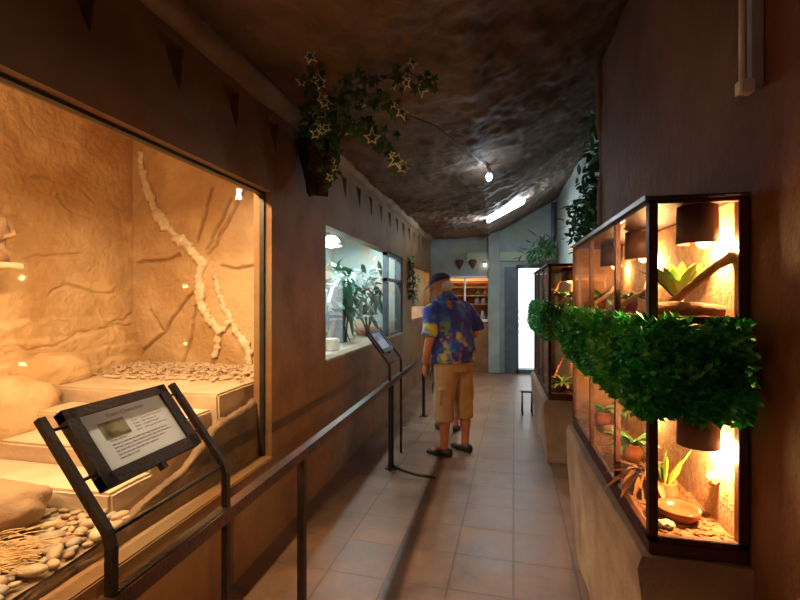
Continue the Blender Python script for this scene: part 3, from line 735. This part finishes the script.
# ================================================================== HANGING IVY
iv = thing('hanging_ivy', 'variegated ivy trailing from a dark basket high on the left wall', 'plant', (-1.22, 2.93, 2.25))
bc = Vector((-1.20, 2.93, 2.24))
lathe('basket', [(0.001, 0), (.05, .0), (.09, .08), (.125, .2), (.135, .32), (.12, .33), (.11, .3), (0.001, .28)], bc, mat('coir_basket', (.06, .035, .022), (.03, .02, .014), 40, .95, 1, 60), iv, 40)
bk = [c for c in bpy.data.objects if c.name.startswith('basket')][0]
for v in bk.data.vertices: v.co += Vector((nz(v.co, 14), nz(v.co + Vector((3, 0, 0)), 14), nz(v.co + Vector((0, 3, 0)), 10))) * .06
tb('bracket', [(-1.36, 2.93, 2.50), (-1.2, 2.93, 2.57)], .008, M_black, iv)
bm = bmesh.new(); L = Leaves(); rnd = random.Random(4)
vines = [[(-1.2, 2.93, 2.56), (-1.05, 2.7, 2.62), (-.90, 2.45, 2.66), (-.70, 2.3, 2.66), (-.45, 2.3, 2.68), (-.33, 2.36, 2.62)],
         [(-1.2, 2.9, 2.56), (-1.1, 2.65, 2.55), (-.95, 2.5, 2.52), (-.8, 2.5, 2.5), (-.70, 2.58, 2.46)],
         [(-1.15, 2.9, 2.55), (-.95, 2.7, 2.56), (-.72, 2.6, 2.50), (-.58, 2.6, 2.32)],
         [(-1.2, 2.85, 2.55), (-1.12, 2.6, 2.66), (-.98, 2.3, 2.68), (-.9, 2.15, 2.66)],
         [(-1.1, 2.85, 2.52), (-1.05, 2.75, 2.4), (-1.05, 2.72, 2.28)],
         [(-1.0, 2.6, 2.6), (-.85, 2.35, 2.57), (-.6, 2.25, 2.55), (-.5, 2.3, 2.45)]]
for vn in vines:
    tube(bm, vn, .003, 6)
    P = [Vector(p) for p in vn]
    for a, b in zip(P, P[1:]):
        for k in range(15):
            q = a + (b - a) * rnd.random() + Vector((rnd.gauss(0, .03), rnd.gauss(0, .03), rnd.gauss(-.01, .035)))
            q.z = min(q.z, 2.70)
            L.ivy(q, (rnd.uniform(-.7, .9), -1, rnd.uniform(-.7, .5)), rnd.uniform(.024, .046), rnd.uniform(0, 6.3), rnd.random() < .09)
for k in range(90):   # tuft over the basket
    a = rnd.uniform(0, 6.3); q = bc + Vector((math.cos(a) * .13, math.sin(a) * .13, .34 + rnd.uniform(-.06, .16)))
    L.ivy(q, (rnd.uniform(-.7, .9), -1, rnd.uniform(-.3, .7)), rnd.uniform(.02, .036), rnd.uniform(0, 6.3), rnd.random() < .1)
for px, py, y, r in ((372, 138, 2.6, .055), (397, 160, 2.6, .055), (316, 134, 2.62, .04), (326, 128, 2.6, .034), (330, 178, 2.7, .03), (402, 112, 2.45, .04), (404, 168, 2.5, .04)):
    p = at(px, py, Y=y - .32); r *= .9; L.ivy(p, (.25, -1, -.15), r * 1.1, rnd.uniform(0, 6.3), True)
finish('stems', bm, M_stem, iv, True)
L.build('foliage', [M_leafdk, M_cream], iv)
cb = tb('ceiling_wire', [(-.6, 2.55, 2.60), (-.4, 3.0, 2.655), (-.2, 3.8, 2.69), (-.08, 4.42, 2.745)], .004, M_black); tag(cb, 'thin dark wire running under the ceiling to the small bulb', 'wire')

# climbing plants on the recess wall and fern over the door
def climber(pts, n, rad, label, l, w, seed, m=M_leafdk):
    rnd = random.Random(seed); c = thing('climbing_plant', label, 'plant', pts[0]); L = Leaves(); bm = bmesh.new(); tube(bm, pts, .012, 6)
    P = [Vector(p) for p in pts]
    for i in range(n):
        k = rnd.randrange(len(P) - 1); q = P[k] + (P[k + 1] - P[k]) * rnd.random() + Vector((rnd.gauss(0, rad), rnd.gauss(0, rad * 1.3), rnd.gauss(0, rad)))
        q.x = min(q.x, 1.08); q.z = min(q.z, ceil_z(q.x) - .14)
        L.leaf(q, (rnd.uniform(-1, .3), rnd.uniform(-1, 1), rnd.uniform(-1, .4)), l * rnd.uniform(.7, 1.2), w, mi=0)
    finish('stems', bm, M_stem, c, True); L.build('foliage', m, c); return c
climber([(1.05, 5.6, 2.42), (1.07, 5.3, 2.62), (1.06, 5.0, 2.85), (1.02, 4.6, 3.05), (.98, 4.2, 3.14)], 420, .09, 'dark climbing plant trailing down the pale recess wall above the cabinets', .10, .05, 3)
climber([(1.05, 5.9, 2.3), (1.0, 5.6, 2.36), (1.0, 5.2, 2.5), (1.0, 5.0, 2.45)], 420, .11, 'bushy dark plant mass hanging low on the recess wall behind the cabinet roof', .09, .045, 5)
climber([(1.0, 8.9, 2.52), (.9, 8.7, 2.45), (.75, 8.7, 2.34), (.62, 8.8, 2.28)], 150, .08, 'drooping fern hanging over the top of the bright doorway', .20, .03, 7)
climber([(-1.32, 6.85, 2.08), (-1.28, 6.85, 1.9), (-1.27, 6.85, 1.7), (-1.28, 6.85, 1.5)], 110, .05, 'small dark hanging plant on the wall post right of the second window', .08, .04, 9)
pp = tb('wall_pipe', [(1.06, 9.15, 3.35), (1.06, 9.15, 2.7), (.98, 9.15, 2.5), (.98, 9.15, 2.35)], .035, M_greyframe); tag(pp, 'dark vertical pipe in the far corner above the door plants', 'pipe')

# ------------------------------------------------------------------ lamps
def bulb(loc, r, s, label):
    t = thing('ceiling_bulb', label, 'lamp', loc)
    bm = bmesh.new(); blob(bm, loc, r, (1, 1, 1.2), amp=0, sub=3); finish('bulb', bm, emis('cool_bulb', (.75, .9, 1), s), t, True)
    lathe('socket', [(0.001, .09), (.02, .09), (.022, .03), (.016, .02), (0.001, .02)], loc, M_white, t, 16)
    return t
bulb((-.075, 4.42, 2.665), .03, 40, 'small bright round bulb under the ceiling above the man')
light('bulb_light', 'POINT', (-.075, 4.42, 2.60), 3.2, (.72, .88, 1), shadow_soft_size=.03)
tl = thing('tube_lamp', 'glaring white tube lamp on the sloping far ceiling', 'lamp', (.13, 7.3, 2.83))
A = Vector((-.14, 7.3, 2.72)); B = Vector((.40, 7.3, 2.99))
tb('tube', [A, B], .02, emis('cool_tube', (.8, .93, 1), 30), tl, 12)
tb('batten', [A + Vector((-.03, 0, .035)), B + Vector((.03, 0, .035))], .018, M_white, tl, 4, True)
for p in (A, B): tb('end_cap', [p + Vector((0, 0, -.02)), p + Vector((0, 0, .05))], .02, M_white, tl)
light('tube_light', 'AREA', (.13, 7.3, 2.80), 30, (.7, .88, 1), shape='RECTANGLE', size=.6, size_y=.05, rot=(0, R(-27), 0))
light('tube_glow', 'POINT', (.13, 7.2, 2.80), 22, (.7, .88, 1), shadow_soft_size=.05)
light('tube_uplight', 'AREA', (.13, 7.17, 2.79), 60, (.7, .88, 1), shape='RECTANGLE', size=.6, size_y=.06, rot=(0, R(180 - 27), 0))
light('back_fill_light', 'POINT', (-.3, -.6, 2.45), 1.8, (.85, .88, 1), shadow_soft_size=.04)  # added unseen lamp: cool fill on the sign sheet and near wall
bulb((-.3, -.6, 2.52), .03, 10, 'added unseen round bulb behind the viewer, cool fill for the nearest sign')
# unlit batten on the right wall near the camera
bt = thing('wall_batten', 'unlit slim grey tube lamp batten high on the near right wall', 'lamp', (WR, 1.48, 2.1))
bx('housing', WR - .03, WR - .001, 1.46, 1.50, 2.10, 2.75, mat('grey_white_enamel', (.5, .46, .42), (.4, .36, .33), 8, .5), bt, .004)
tb('tube', [(WR - .05, 1.47, 2.11), (WR - .05, 1.47, 2.74)], .010, mat('frosted_tube', (.55, .52, .5), (.5, .47, .45), 8, .3), bt, 12)
bx('end_cap', WR - .062, WR - .025, 1.456, 1.492, 2.085, 2.125, M_white, bt, .003)

# fixtures inside enclosures + their light
def strip(x, y0, y1, z, label, power, col, down=0.0, size=.06):
    t = thing('strip_lamp', label, 'lamp', (x, (y0 + y1) / 2, z + .03))
    bx('housing', x - .05, x + .05, y0, y1, z + .02, z + .06, M_white, t, .004)
    tb('tube', [(x, y0 + .02, z), (x, y1 - .02, z)], .014, emis('lamp_tube', col, 6), t, 10)
    light('strip_light', 'AREA', (x, (y0 + y1) / 2, z - .02), power, col, shape='RECTANGLE', size=size, size_y=(y1 - y0) - .05, rot=(0, down, 0))
strip(-1.70, .1, 2.5, 2.36, 'warm strip lamp hidden above the first window', 100, (1, .66, .32), R(-8))
light('enclosure_glow', 'POINT', (-2.1, .75, 2.6), 32, (1, .68, .32), shadow_soft_size=.06)
strip(-1.72, 3.5, 6.3, 2.3, 'cool strip lamp hidden above the second window', 60, (.72, .93, 1), R(0))
strip(-1.75, 7.3, 9.0, 2.2, 'warm strip lamp hidden above the third window', 25, (1, .6, .3))
light('far_display_light', 'AREA', (-.65, YF + .4, 2.0), 30, (1, .6, .32), shape='RECTANGLE', size=.9, size_y=.1)

# ------------------------------------------------------------------ contents of enclosure 2
hood = thing('dome_lamp', 'round white dome lamp in the upper near corner of the planted window', 'lamp', at(331, 250, X=-1.9))
hp = at(331, 246, X=-1.8)
lathe('lamp_shade', [(.001, .12), (.05, .11), (.10, .06), (.125, 0), (.118, 0), (.09, .055), (.04, .1), (.001, .105)], hp, M_white, hood, 24)
bm = bmesh.new(); blob(bm, hp + Vector((0, 0, .02)), .045, amp=0); finish('bulb', bm, emis('dome_bulb', (.8, .95, 1), 25), hood, True)
light('dome_light', 'POINT', hp + Vector((0, 0, -.06)), 16, (.72, .93, 1), shadow_soft_size=.04)
# added jagged white shape, imitates a bright reflection on the glass
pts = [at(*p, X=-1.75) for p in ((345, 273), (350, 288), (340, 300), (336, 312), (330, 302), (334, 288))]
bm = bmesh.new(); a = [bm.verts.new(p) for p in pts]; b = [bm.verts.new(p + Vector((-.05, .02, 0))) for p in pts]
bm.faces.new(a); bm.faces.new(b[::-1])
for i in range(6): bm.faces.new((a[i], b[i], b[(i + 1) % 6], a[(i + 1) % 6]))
ws = finish('reflection_slab', bm, mat('reflection_white', (.97, .98, .98), (.95, .96, .96), 6, .4)); tag(ws, 'jagged white shape added to imitate a bright reflection on the second window', 'reflection')
def vbush(px, py, X, n, l, w, rad, label, m, seed, cat='plant', ylim=(3.55, 6.3)):
    rnd = random.Random(seed); c = at(px, py, X=X); c.y = max(ylim[0], min(c.y, ylim[1])); t = thing('vivarium_plant', label, cat, (c.x, c.y, .99)); L = Leaves()
    bm = bmesh.new()
    for k in range(6):
        e = c + Vector((rnd.gauss(0, rad), rnd.gauss(0, rad * 1.5), rnd.gauss(.05, rad)))
        e.x = max(-2.1, min(e.x, -1.56)); e.y = max(ylim[0], min(e.y, ylim[1]))
        tube(bm, [(c.x + rnd.uniform(-.03, .03), c.y + rnd.uniform(-.03, .03), .985), (c + e) / 2 - Vector((0, 0, .1)), e], [.014, .009, .004], 6)
    for i in range(n):
        q = c + Vector((rnd.gauss(0, rad * .7), rnd.gauss(0, rad * 1.6), rnd.gauss(0, rad)))
        q.z = max(q.z, 1.12); q.x = max(-2.1, min(q.x, -1.58)); q.y = max(ylim[0], min(q.y, ylim[1]))
        L.leaf(q, (rnd.uniform(-.6, 1), rnd.uniform(-1, 1), rnd.uniform(-1, .6)), l * rnd.uniform(.7, 1.2), w * rnd.uniform(.7, 1.2), fold=.2, droop=.3)
    finish('stems', bm, M_stem, t, True); L.build('foliage', m, t); return t
M_jade = mat('jade_leaf', (.06, .24, .13), (.03, .12, .07), 8, .4)
M_grleaf = mat('grey_green_leaf', (.12, .16, .13), (.06, .09, .07), 8, .5)
vbush(330, 290, -1.95, 90, .20, .045, .16, 'bright green bush at the near edge of the second window', M_leaf, 1, ylim=(3.55, 4.25))
vbush(352, 290, -1.75, 110, .22, .06, .17, 'broad jade leaved plant in the middle of the second window', M_jade, 2, ylim=(4.2, 5.0))
vbush(368, 292, -1.68, 80, .20, .07, .17, 'dusky grey leaved plant on the far side of the second window', M_grleaf, 3, ylim=(5.1, 6.2))
pb = at(335, 326, X=-1.75)
potB = lathe('wicker_basket', [(.001, 0), (.12, 0), (.13, .2), (.12, .36), (.11, .36), (.1, .1), (.001, .05)], (at(334, 326, X=-1.85).x, at(334, 326, X=-1.85).y, .985), mat('blue_grey_wicker', (.2, .25, .36), (.1, .13, .2), 60, .8, .8, 90)); tag(potB, 'blue grey wicker basket below the white reflection shape in the second window', 'basket')
q = at(329, 336, X=-1.62)
hb = bx('hide_box', q.x - .1, q.x + .08, q.y - .1, q.y + .1, .985, 1.10, M_root, None, .012); tag(hb, 'small pale clay hide box on the sand of the second window', 'box')
q = at(372, 330, X=-1.7)
bl = lathe('shallow_dish', [(.001, 0), (.2, 0), (.28, .09), (.265, .09), (.19, .02), (.001, .02)], (q.x, q.y, .985), M_terra); tag(bl, 'wide shallow brown dish on the sand of the second window', 'dish')
branch([(-1.7, 4.3, 1.0), (-1.75, 4.7, 1.25), (-1.8, 5.0, 1.6)], [.03, .025, .015], 'twisting driftwood branch rising from the sand of the second window')
# third window contents
vbush(416, 292, -1.60, 80, .12, .035, .12, 'shadowy shrub inside the third window by the man', M_grleaf, 5, ylim=(7.35, 8.8))
branch([(-1.6, 7.4, 1.2), (-1.7, 7.9, 1.6), (-1.8, 8.6, 1.9)], [.03, .025, .02], 'slanting pale branch inside the third window')
q = at(418, 304, X=-1.52)
wb = bx('white_tray', q.x - .1, q.x + .1, q.y - .2, q.y + .2, 1.13, 1.33, M_white, None, .01); tag(wb, 'small white block inside the third window', 'block')
# far display contents: shelves and trinkets
for i, z in enumerate((1.86, 1.74, 1.56, 1.38)):
    s = bx('display_shelf', -1.24, -.06, YF + .3, YF + .7, z - .02, z, mat('lit_timber', (.62, .36, .16), (.5, .27, .12), 12, .6)); tag(s, ['topmost', 'second', 'third', 'lowest'][i] + ' timber shelf inside the far end display', 'shelf', 'shelves in the far end display')
cols = [(.6, .55, .5), (.35, .3, .5), (.6, .25, .1), (.15, .2, .12), (.7, .7, .65), (.2, .1, .08)]
for i, (x, z, h) in enumerate(((-.28, 1.40, .12), (-.42, 1.40, .14), (-.24, 1.58, .1), (-.40, 1.58, .09), (-.3, 1.05, .2), (-.46, 1.05, .16))):
    o = lathe('ornament', [(.001, 0), (.035, 0), (.05, h * .4), (.03, h * .75), (.035, h), (.001, h)], (x, YF + .42, z - (.02 if z > 1.1 else .02) + .0), mat('ornament_%s' % 'abcdef'[i], cols[i], None, 8, .4))
    tag(o, ['grey', 'violet', 'rust red', 'dark green', 'cream', 'dark brown'][i] + ' small ornament jar in the far end display', 'ornament')
fb = thing('wall_bulb', 'tiny white bulb glowing on the far wall above the end display', 'lamp', (-.22, YF - .08, 2.17))
bm = bmesh.new(); blob(bm, (-.24, YF - .06, 2.17), .03, amp=0); finish('bulb', bm, emis('white_bulb', (1, .9, .8), 12), fb, True); tb('socket', [(-.24, YF, 2.2), (-.24, YF - .06, 2.2)], .018, M_black, fb)
for x in (-.75, -.48):
    o = lathe('wall_ornament', [(.001, -.1), (.03, -.05), (.085, .06), (.07, .1), (.001, .1)], (x, YF - .03, 2.18), M_shade, None, 12, R(180), R(360)); tag(o, 'dark teardrop wall ornament %s the far wall bulb' % ('nearest to' if x > -.6 else 'left of its twin, farther from'), 'ornament')

# folding black stand near the far cabinet plinth
fs = thing('folding_stand', 'little black folding stand on the floor by the far cabinet', 'stand', (.37, 6.05, 0))
for dx in (-.05, .07):
    for dy in (-.08, .08):
        tb('leg', [(.37 + dx, 6.05 + dy * 1.4, 0), (.37 + dx, 6.05 + dy * .1, .28)], .009, M_black, fs)
bx('top_bar', .30, .46, 6.02, 6.08, .275, .295, M_black, fs, .003)

# ================================================================== PEOPLE
def shirt_mat():
    m = bpy.data.materials.new('blue_floral_shirt'); m.use_nodes = True; nt = m.node_tree; N = nt.nodes; L = nt.links; b = N['Principled BSDF']; b.inputs['Roughness'].default_value = .85
    tc = N.new('ShaderNodeTexCoord')
    def nzt(s, off):
        mp = N.new('ShaderNodeMapping'); mp.inputs['Location'].default_value = (off, off * .7, off * 1.3); L.new(tc.outputs['Object'], mp.inputs['Vector'])
        n = N.new('ShaderNodeTexNoise'); n.inputs['Scale'].default_value = s; n.inputs['Detail'].default_value = 3; L.new(mp.outputs[0], n.inputs['Vector']); return n.outputs['Fac']
    def layer(prev, fac, lo, hi, col):
        r = N.new('ShaderNodeValToRGB'); r.color_ramp.elements[0].position = lo; r.color_ramp.elements[1].position = hi; L.new(fac, r.inputs['Fac'])
        mx = N.new('ShaderNodeMixRGB'); L.new(r.outputs['Color'], mx.inputs['Fac'])
        if isinstance(prev, tuple): mx.inputs['Color1'].default_value = (*prev, 1)
        else: L.new(prev, mx.inputs['Color1'])
        mx.inputs['Color2'].default_value = (*col, 1); return mx.outputs['Color']
    c = layer((.022, .02, .20), nzt(9, 0), .45, .6, (.018, .05, .34))
    c = layer(c, nzt(11, 6), .57, .65, (.03, .15, .28))
    c = layer(c, nzt(5.5, 13), .55, .63, (.40, .33, .04))
    c = layer(c, nzt(9, 21), .60, .70, (.34, .11, .035))
    c = layer(c, nzt(10, 33), .60, .70, (.07, .17, .06))
    L.new(c, b.inputs['Base Color']); return m

def hand(bm, wr, d, side, palm_n, s=1.0, curl=.5):
    """wr wrist, d pointing to the fingers, side = thumb side direction, palm_n = palm normal"""
    wr = Vector(wr); d = Vector(d).normalized(); side = Vector(side).normalized(); pn = Vector(palm_n).normalized()
    for k in (-.026, -.009, .009, .024):
        tube(bm, [wr - d * .01, wr + d * .04 * s + side * k * s, wr + d * .085 * s + side * k * 1.1 * s], [.017 * s, .015 * s, .011 * s], 8)
    for k, ln in ((.028, .068), (.0095, .076), (-.0095, .07), (-.028, .055)):
        p0 = wr + d * .08 * s + side * k * s; p = [p0]; dd = d.copy()
        for seg in (.42, .33, .25):
            dd = (dd + pn * curl * .55).normalized(); p.append(p[-1] + dd * ln * seg * s)
        tube(bm, p, [.0095 * s, .0088 * s, .0082 * s, .0065 * s], 8)
    t0 = wr + d * .025 * s + side * .026 * s
    t1 = t0 + (d * .6 + side * .6 + pn * .3).normalized() * .035 * s; t2 = t1 + (d + side * .15 + pn * .4).normalized() * .03 * s
    tube(bm, [t0, t1, t2], [.013 * s, .0105 * s, .008 * s], 8)

def person(loc, heading, label, S=1.0, shirt=None, shorts=None, head_turn=.5, cap=True, shoe=M_shoe, hair=M_hair, belly=1.0, foot_yaw=(.4, .05), stance=.13, hem=.33):
    root = thing('person', label, 'person', loc); root['_w'] = 0
    root.rotation_euler.z = heading; root.scale = (S, S, S); del root['_w']
    def add(name, bm, m, vox, sm=5, par=root):
        o = finish(name, bm, m, None, True); voxelise(o, vox, sm)
        if not o.data.materials: o.data.materials.append(m)
        o.parent = par; return o
    lean = lambda z: .10 * max(0, (z - 1.0) / .5) ** 1.3
    # body -----------------------------------------------------------
    bm = bmesh.new()
    for s in (-1, 1):
        ly = stance * .35 * s * -1
        tube(bm, [(s * .09, 0, .95), (s * .105, .01, .72), (s * .118, .015, .52), (s * .125, -.005, .40), (s * .13, -.015, .30), (s * stance, -.012, .18), (s * stance, -.01, .075)], [.095, .085, .062, .06, .055, .042, .037], 16)
        fy = foot_yaw[0 if s < 0 else 1] * 1.0
        fd = Vector((-math.sin(fy), math.cos(fy), 0))
        c = Vector((s * stance, -.01, .045))
        tube(bm, [c - fd * .04, c + fd * .05, c + fd * .13], [.033, .034, .024], 12)
    T = [(.86, .17, .12, 0), (.95, .185, .14, .0), (1.05, .19, .15 * belly, .02), (1.15, .19, .155 * belly, .03), (1.27, .185, .13, .015), (1.38, .19, .115, 0), (1.45, .165, .095, 0), (1.49, .09, .07, 0)]
    rings(bm, [(0, y + lean(z), z, rx, ry) for z, rx, ry, y in T], 24)
    NK = Vector((0, lean(1.48), 1.47)); HC = Vector((-.02, .175, 1.61))
    tube(bm, [NK, NK + (HC - NK) * .4, HC + Vector((0, -.02, -.04))], [.07, .062, .055], 14)
    hm = Matrix.Rotation(head_turn, 3, 'Z') @ Matrix.Rotation(-.35, 3, 'X') @ Matrix.Scale(1.07, 3)
    def H(x, y, z): return HC + hm @ Vector((x, y, z))
    def hblob(c, r, sc, amp=0): blob(bm, H(*c), r, sc, hm, 3, amp)
    hblob((0, -.005, .03), .098, (.80, 1.0, .95)); hblob((0, .03, -.04), .07, (.86, .95, 1.0)); hblob((0, .07, -.085), .026, (1.1, .8, .8))
    tube(bm, [H(0, .09, .02), H(0, .113, -.025), H(0, .095, -.035)], [.010, .016, .010], 8)
    for s in (-1, 1):
        blob(bm, H(s * .079, -.005, -.01), .026, (.4, .8, 1.15), hm, 2, 0)
        blob(bm, H(s * .034, .083, .024), .02, (1.2, .5, .5), hm, 2, 0)
    blob(bm, H(0, .093, -.055), .018, (1.3, .5, .35), hm, 2, 0)
    # arms
    sh = 1.41
    tube(bm, [(-.155, lean(sh), sh), (-.215, lean(sh) - .005, sh - .05), (-.25, .03, 1.22), (-.265, .03, 1.12), (-.27, .07, 1.0), (-.27, .105, .875)], [.065, .06, .052, .047, .043, .029], 14)
    hand(bm, (-.27, .11, .865), (0, .12, -1), (.25, 1, .1), (1, -.1, 0), 1, .6)
    tube(bm, [(.155, lean(sh), sh), (.215, lean(sh) - .005, sh - .05), (.27, .0, 1.24), (.285, .01, 1.15), (.24, .13, 1.09), (.17, .21, 1.06)], [.065, .06, .052, .048, .043, .029], 14)
    hand(bm, (.165, .215, 1.06), (-1, .25, 0), (0, .2, 1), (-.1, -1, 0), 1, .4)
    body = add('body', bm, M_skin, .0065, 5)
    # shirt ----------------------------------------------------------
    bm = bmesh.new()
    T2 = [(hem + .56, .235, .19, .01), (.93, .230, .19, .012), (1.0, .225, .192 * belly, .02), (1.12, .222, .195 * belly, .03), (1.25, .222, .168, .015), (1.36, .222, .15, 0), (1.44, .188, .118, 0), (1.475, .12, .09, 0), (1.495, .085, .075, .005)]
    rings(bm, [(0, y + lean(z), z, rx, ry) for z, rx, ry, y in T2], 30)
    tube(bm, [(-.14, lean(sh), sh), (-.215, lean(sh) - .005, sh - .04), (-.262, .03, 1.2), (-.268, .035, 1.14)], [.078, .086, .08, .083], 16)
    tube(bm, [(.14, lean(sh), sh), (.215, lean(sh) - .005, sh - .04), (.278, .0, 1.23), (.287, .0, 1.185)], [.078, .086, .08, .083], 16)
    for v in bm.verts: v.co += v.co.normalized() * .010 * nz(v.co * Vector((1, 1, .5)) if False else v.co, 7)
    add('shirt', bm, shirt, .008, 3)
    bm = bmesh.new(); tube(bm, [NK + Vector((0, .05, .085)), NK + Vector((0, .03, .04)), NK + Vector((0, 0, -.02))], [.070, .085, .11], 18); add('collar', bm, shirt, .008, 3)
    # shorts ---------------------------------------------------------
    bm = bmesh.new(); rings(bm, [(0, .005, .80, .18, .15), (0, .005, .90, .19, .158), (0, .01, .98, .195, .165)], 26)
    for s in (-1, 1):
        tube(bm, [(s * .085, 0, .93), (s * .10, .005, .72), (s * .115, .005, .52), (s * .12, .0, .42), (s * .122, -.005, hem)], [.118, .112, .098, .09, .093], 20)
        box(bm, s * .195 - .018, s * .195 + .018, -.06, .07, .5, .66, .012)
    for v in bm.verts: v.co += Vector((nz(v.co, 9), nz(v.co + Vector((4, 0, 0)), 9), 0)) * .01
    add('shorts', bm, shorts, .008, 2)
    # shoes ----------------------------------------------------------
    for s in (-1, 1):
        fy = foot_yaw[0 if s < 0 else 1]; c = Vector((s * stance, -.01, 0)); fm = Matrix.Rotation(fy, 3, 'Z')
        bm = bmesh.new()
        prof = [(-.075, .030, .075), (-.05, .040, .085), (.0, .042, .085), (.06, .046, .065), (.12, .047, .05), (.165, .038, .042), (.19, .018, .03)]
        rr = []
        for y, w, h in prof: rr.append([bm.verts.new(c + fm @ Vector((w * math.cos(2 * PI * j / 14), y, max(.002, h / 2 + h / 2 * math.sin(2 * PI * j / 14))))) for j in range(14)])
        for a, b in zip(rr, rr[1:]):
            for j in range(14): bm.faces.new((a[j], a[(j + 1) % 14], b[(j + 1) % 14], b[j]))
        bm.faces.new(rr[0][::-1]); bm.faces.new(rr[-1])
        o = finish('shoe', bm, shoe, None, True); o.parent = root
    # hair and cap -----------------------------------------------------
    bm = bmesh.new(); 
    blob(bm, H(0, -.040, -.004), .080, (.98, .90, .80) if cap else (.9, 1.0, 1.02), hm, 3, .08, 6)
    h = finish('hair', bm, hair, None, True); h.parent = root
    if cap:
        bm = bmesh.new(); n = 24
        rr = []
        for t in (0, .25, .5, .75, .93):
            a = t * PI / 2; rr.append([bm.verts.new(H(.088 * math.cos(a) * math.cos(2 * PI * j / n), -.005 + .109 * math.cos(a) * math.sin(2 * PI * j / n), .052 + .082 * math.sin(a))) for j in range(n)])
        for a, b in zip(rr, rr[1:]):
            for j in range(n): bm.faces.new((a[j], a[(j + 1) % n], b[(j + 1) % n], b[j]))
        bm.faces.new(rr[-1]); bm.faces.new(rr[0][::-1])
        cp = finish('cap', bm, M_navy, None, True); cp.parent = root
        bm = bmesh.new(); pts = []
        for z, k in ((0, 0), (.006, 1)):
            ring = []
            for j in range(13):
                a = PI * j / 12; ring.append(bm.verts.new(H(.075 * math.cos(a), .075 + .095 * math.sin(a), .056 + z - .03 * math.sin(a) ** 2)))
            pts.append(ring)
        bm.faces.new(pts[0][::-1]); bm.faces.new(pts[1])
        for j in range(13): bm.faces.new((pts[0][j], pts[0][(j + 1) % 13], pts[1][(j + 1) % 13], pts[1][j]))
        br = finish('brim', bm, M_white if S == 1.0 else M_navy, cp, False); br['label'] = 'white cap brim'
    return root
person((-.405, 4.36, 0), R(45), 'man in blue floral shirt, khaki shorts and dark cap looking at the left displays', 1.0, shirt_mat(), M_khaki, head_turn=.62, belly=1.1)
person((-.555, 5.15, 0), R(-10), 'smaller person standing hidden behind the man, bare legs and dark shoes showing', .80, mat('white_tee', (.5, .5, .52), (.4, .4, .42), 9, .9), mat('dark_shorts', (.05, .04, .05), (.03, .03, .04), 9, .9), head_turn=.3, cap=False, hair=mat('dark_hair', (.03, .02, .015), (.02, .012, .01), 40, .7), shoe=mat('maroon_shoe', (.1, .02, .02), (.06, .012, .012), 12, .6), hem=.48)

# ================================================================== WORLD
w = bpy.data.worlds.new('world'); SC.world = w; w.use_nodes = True
bg = w.node_tree.nodes['Background']; bg.inputs['Color'].default_value = (.85, .94, 1, 1); bg.inputs['Strength'].default_value = 3.0
for o in bpy.data.objects:
    if '_w' in o: del o['_w']
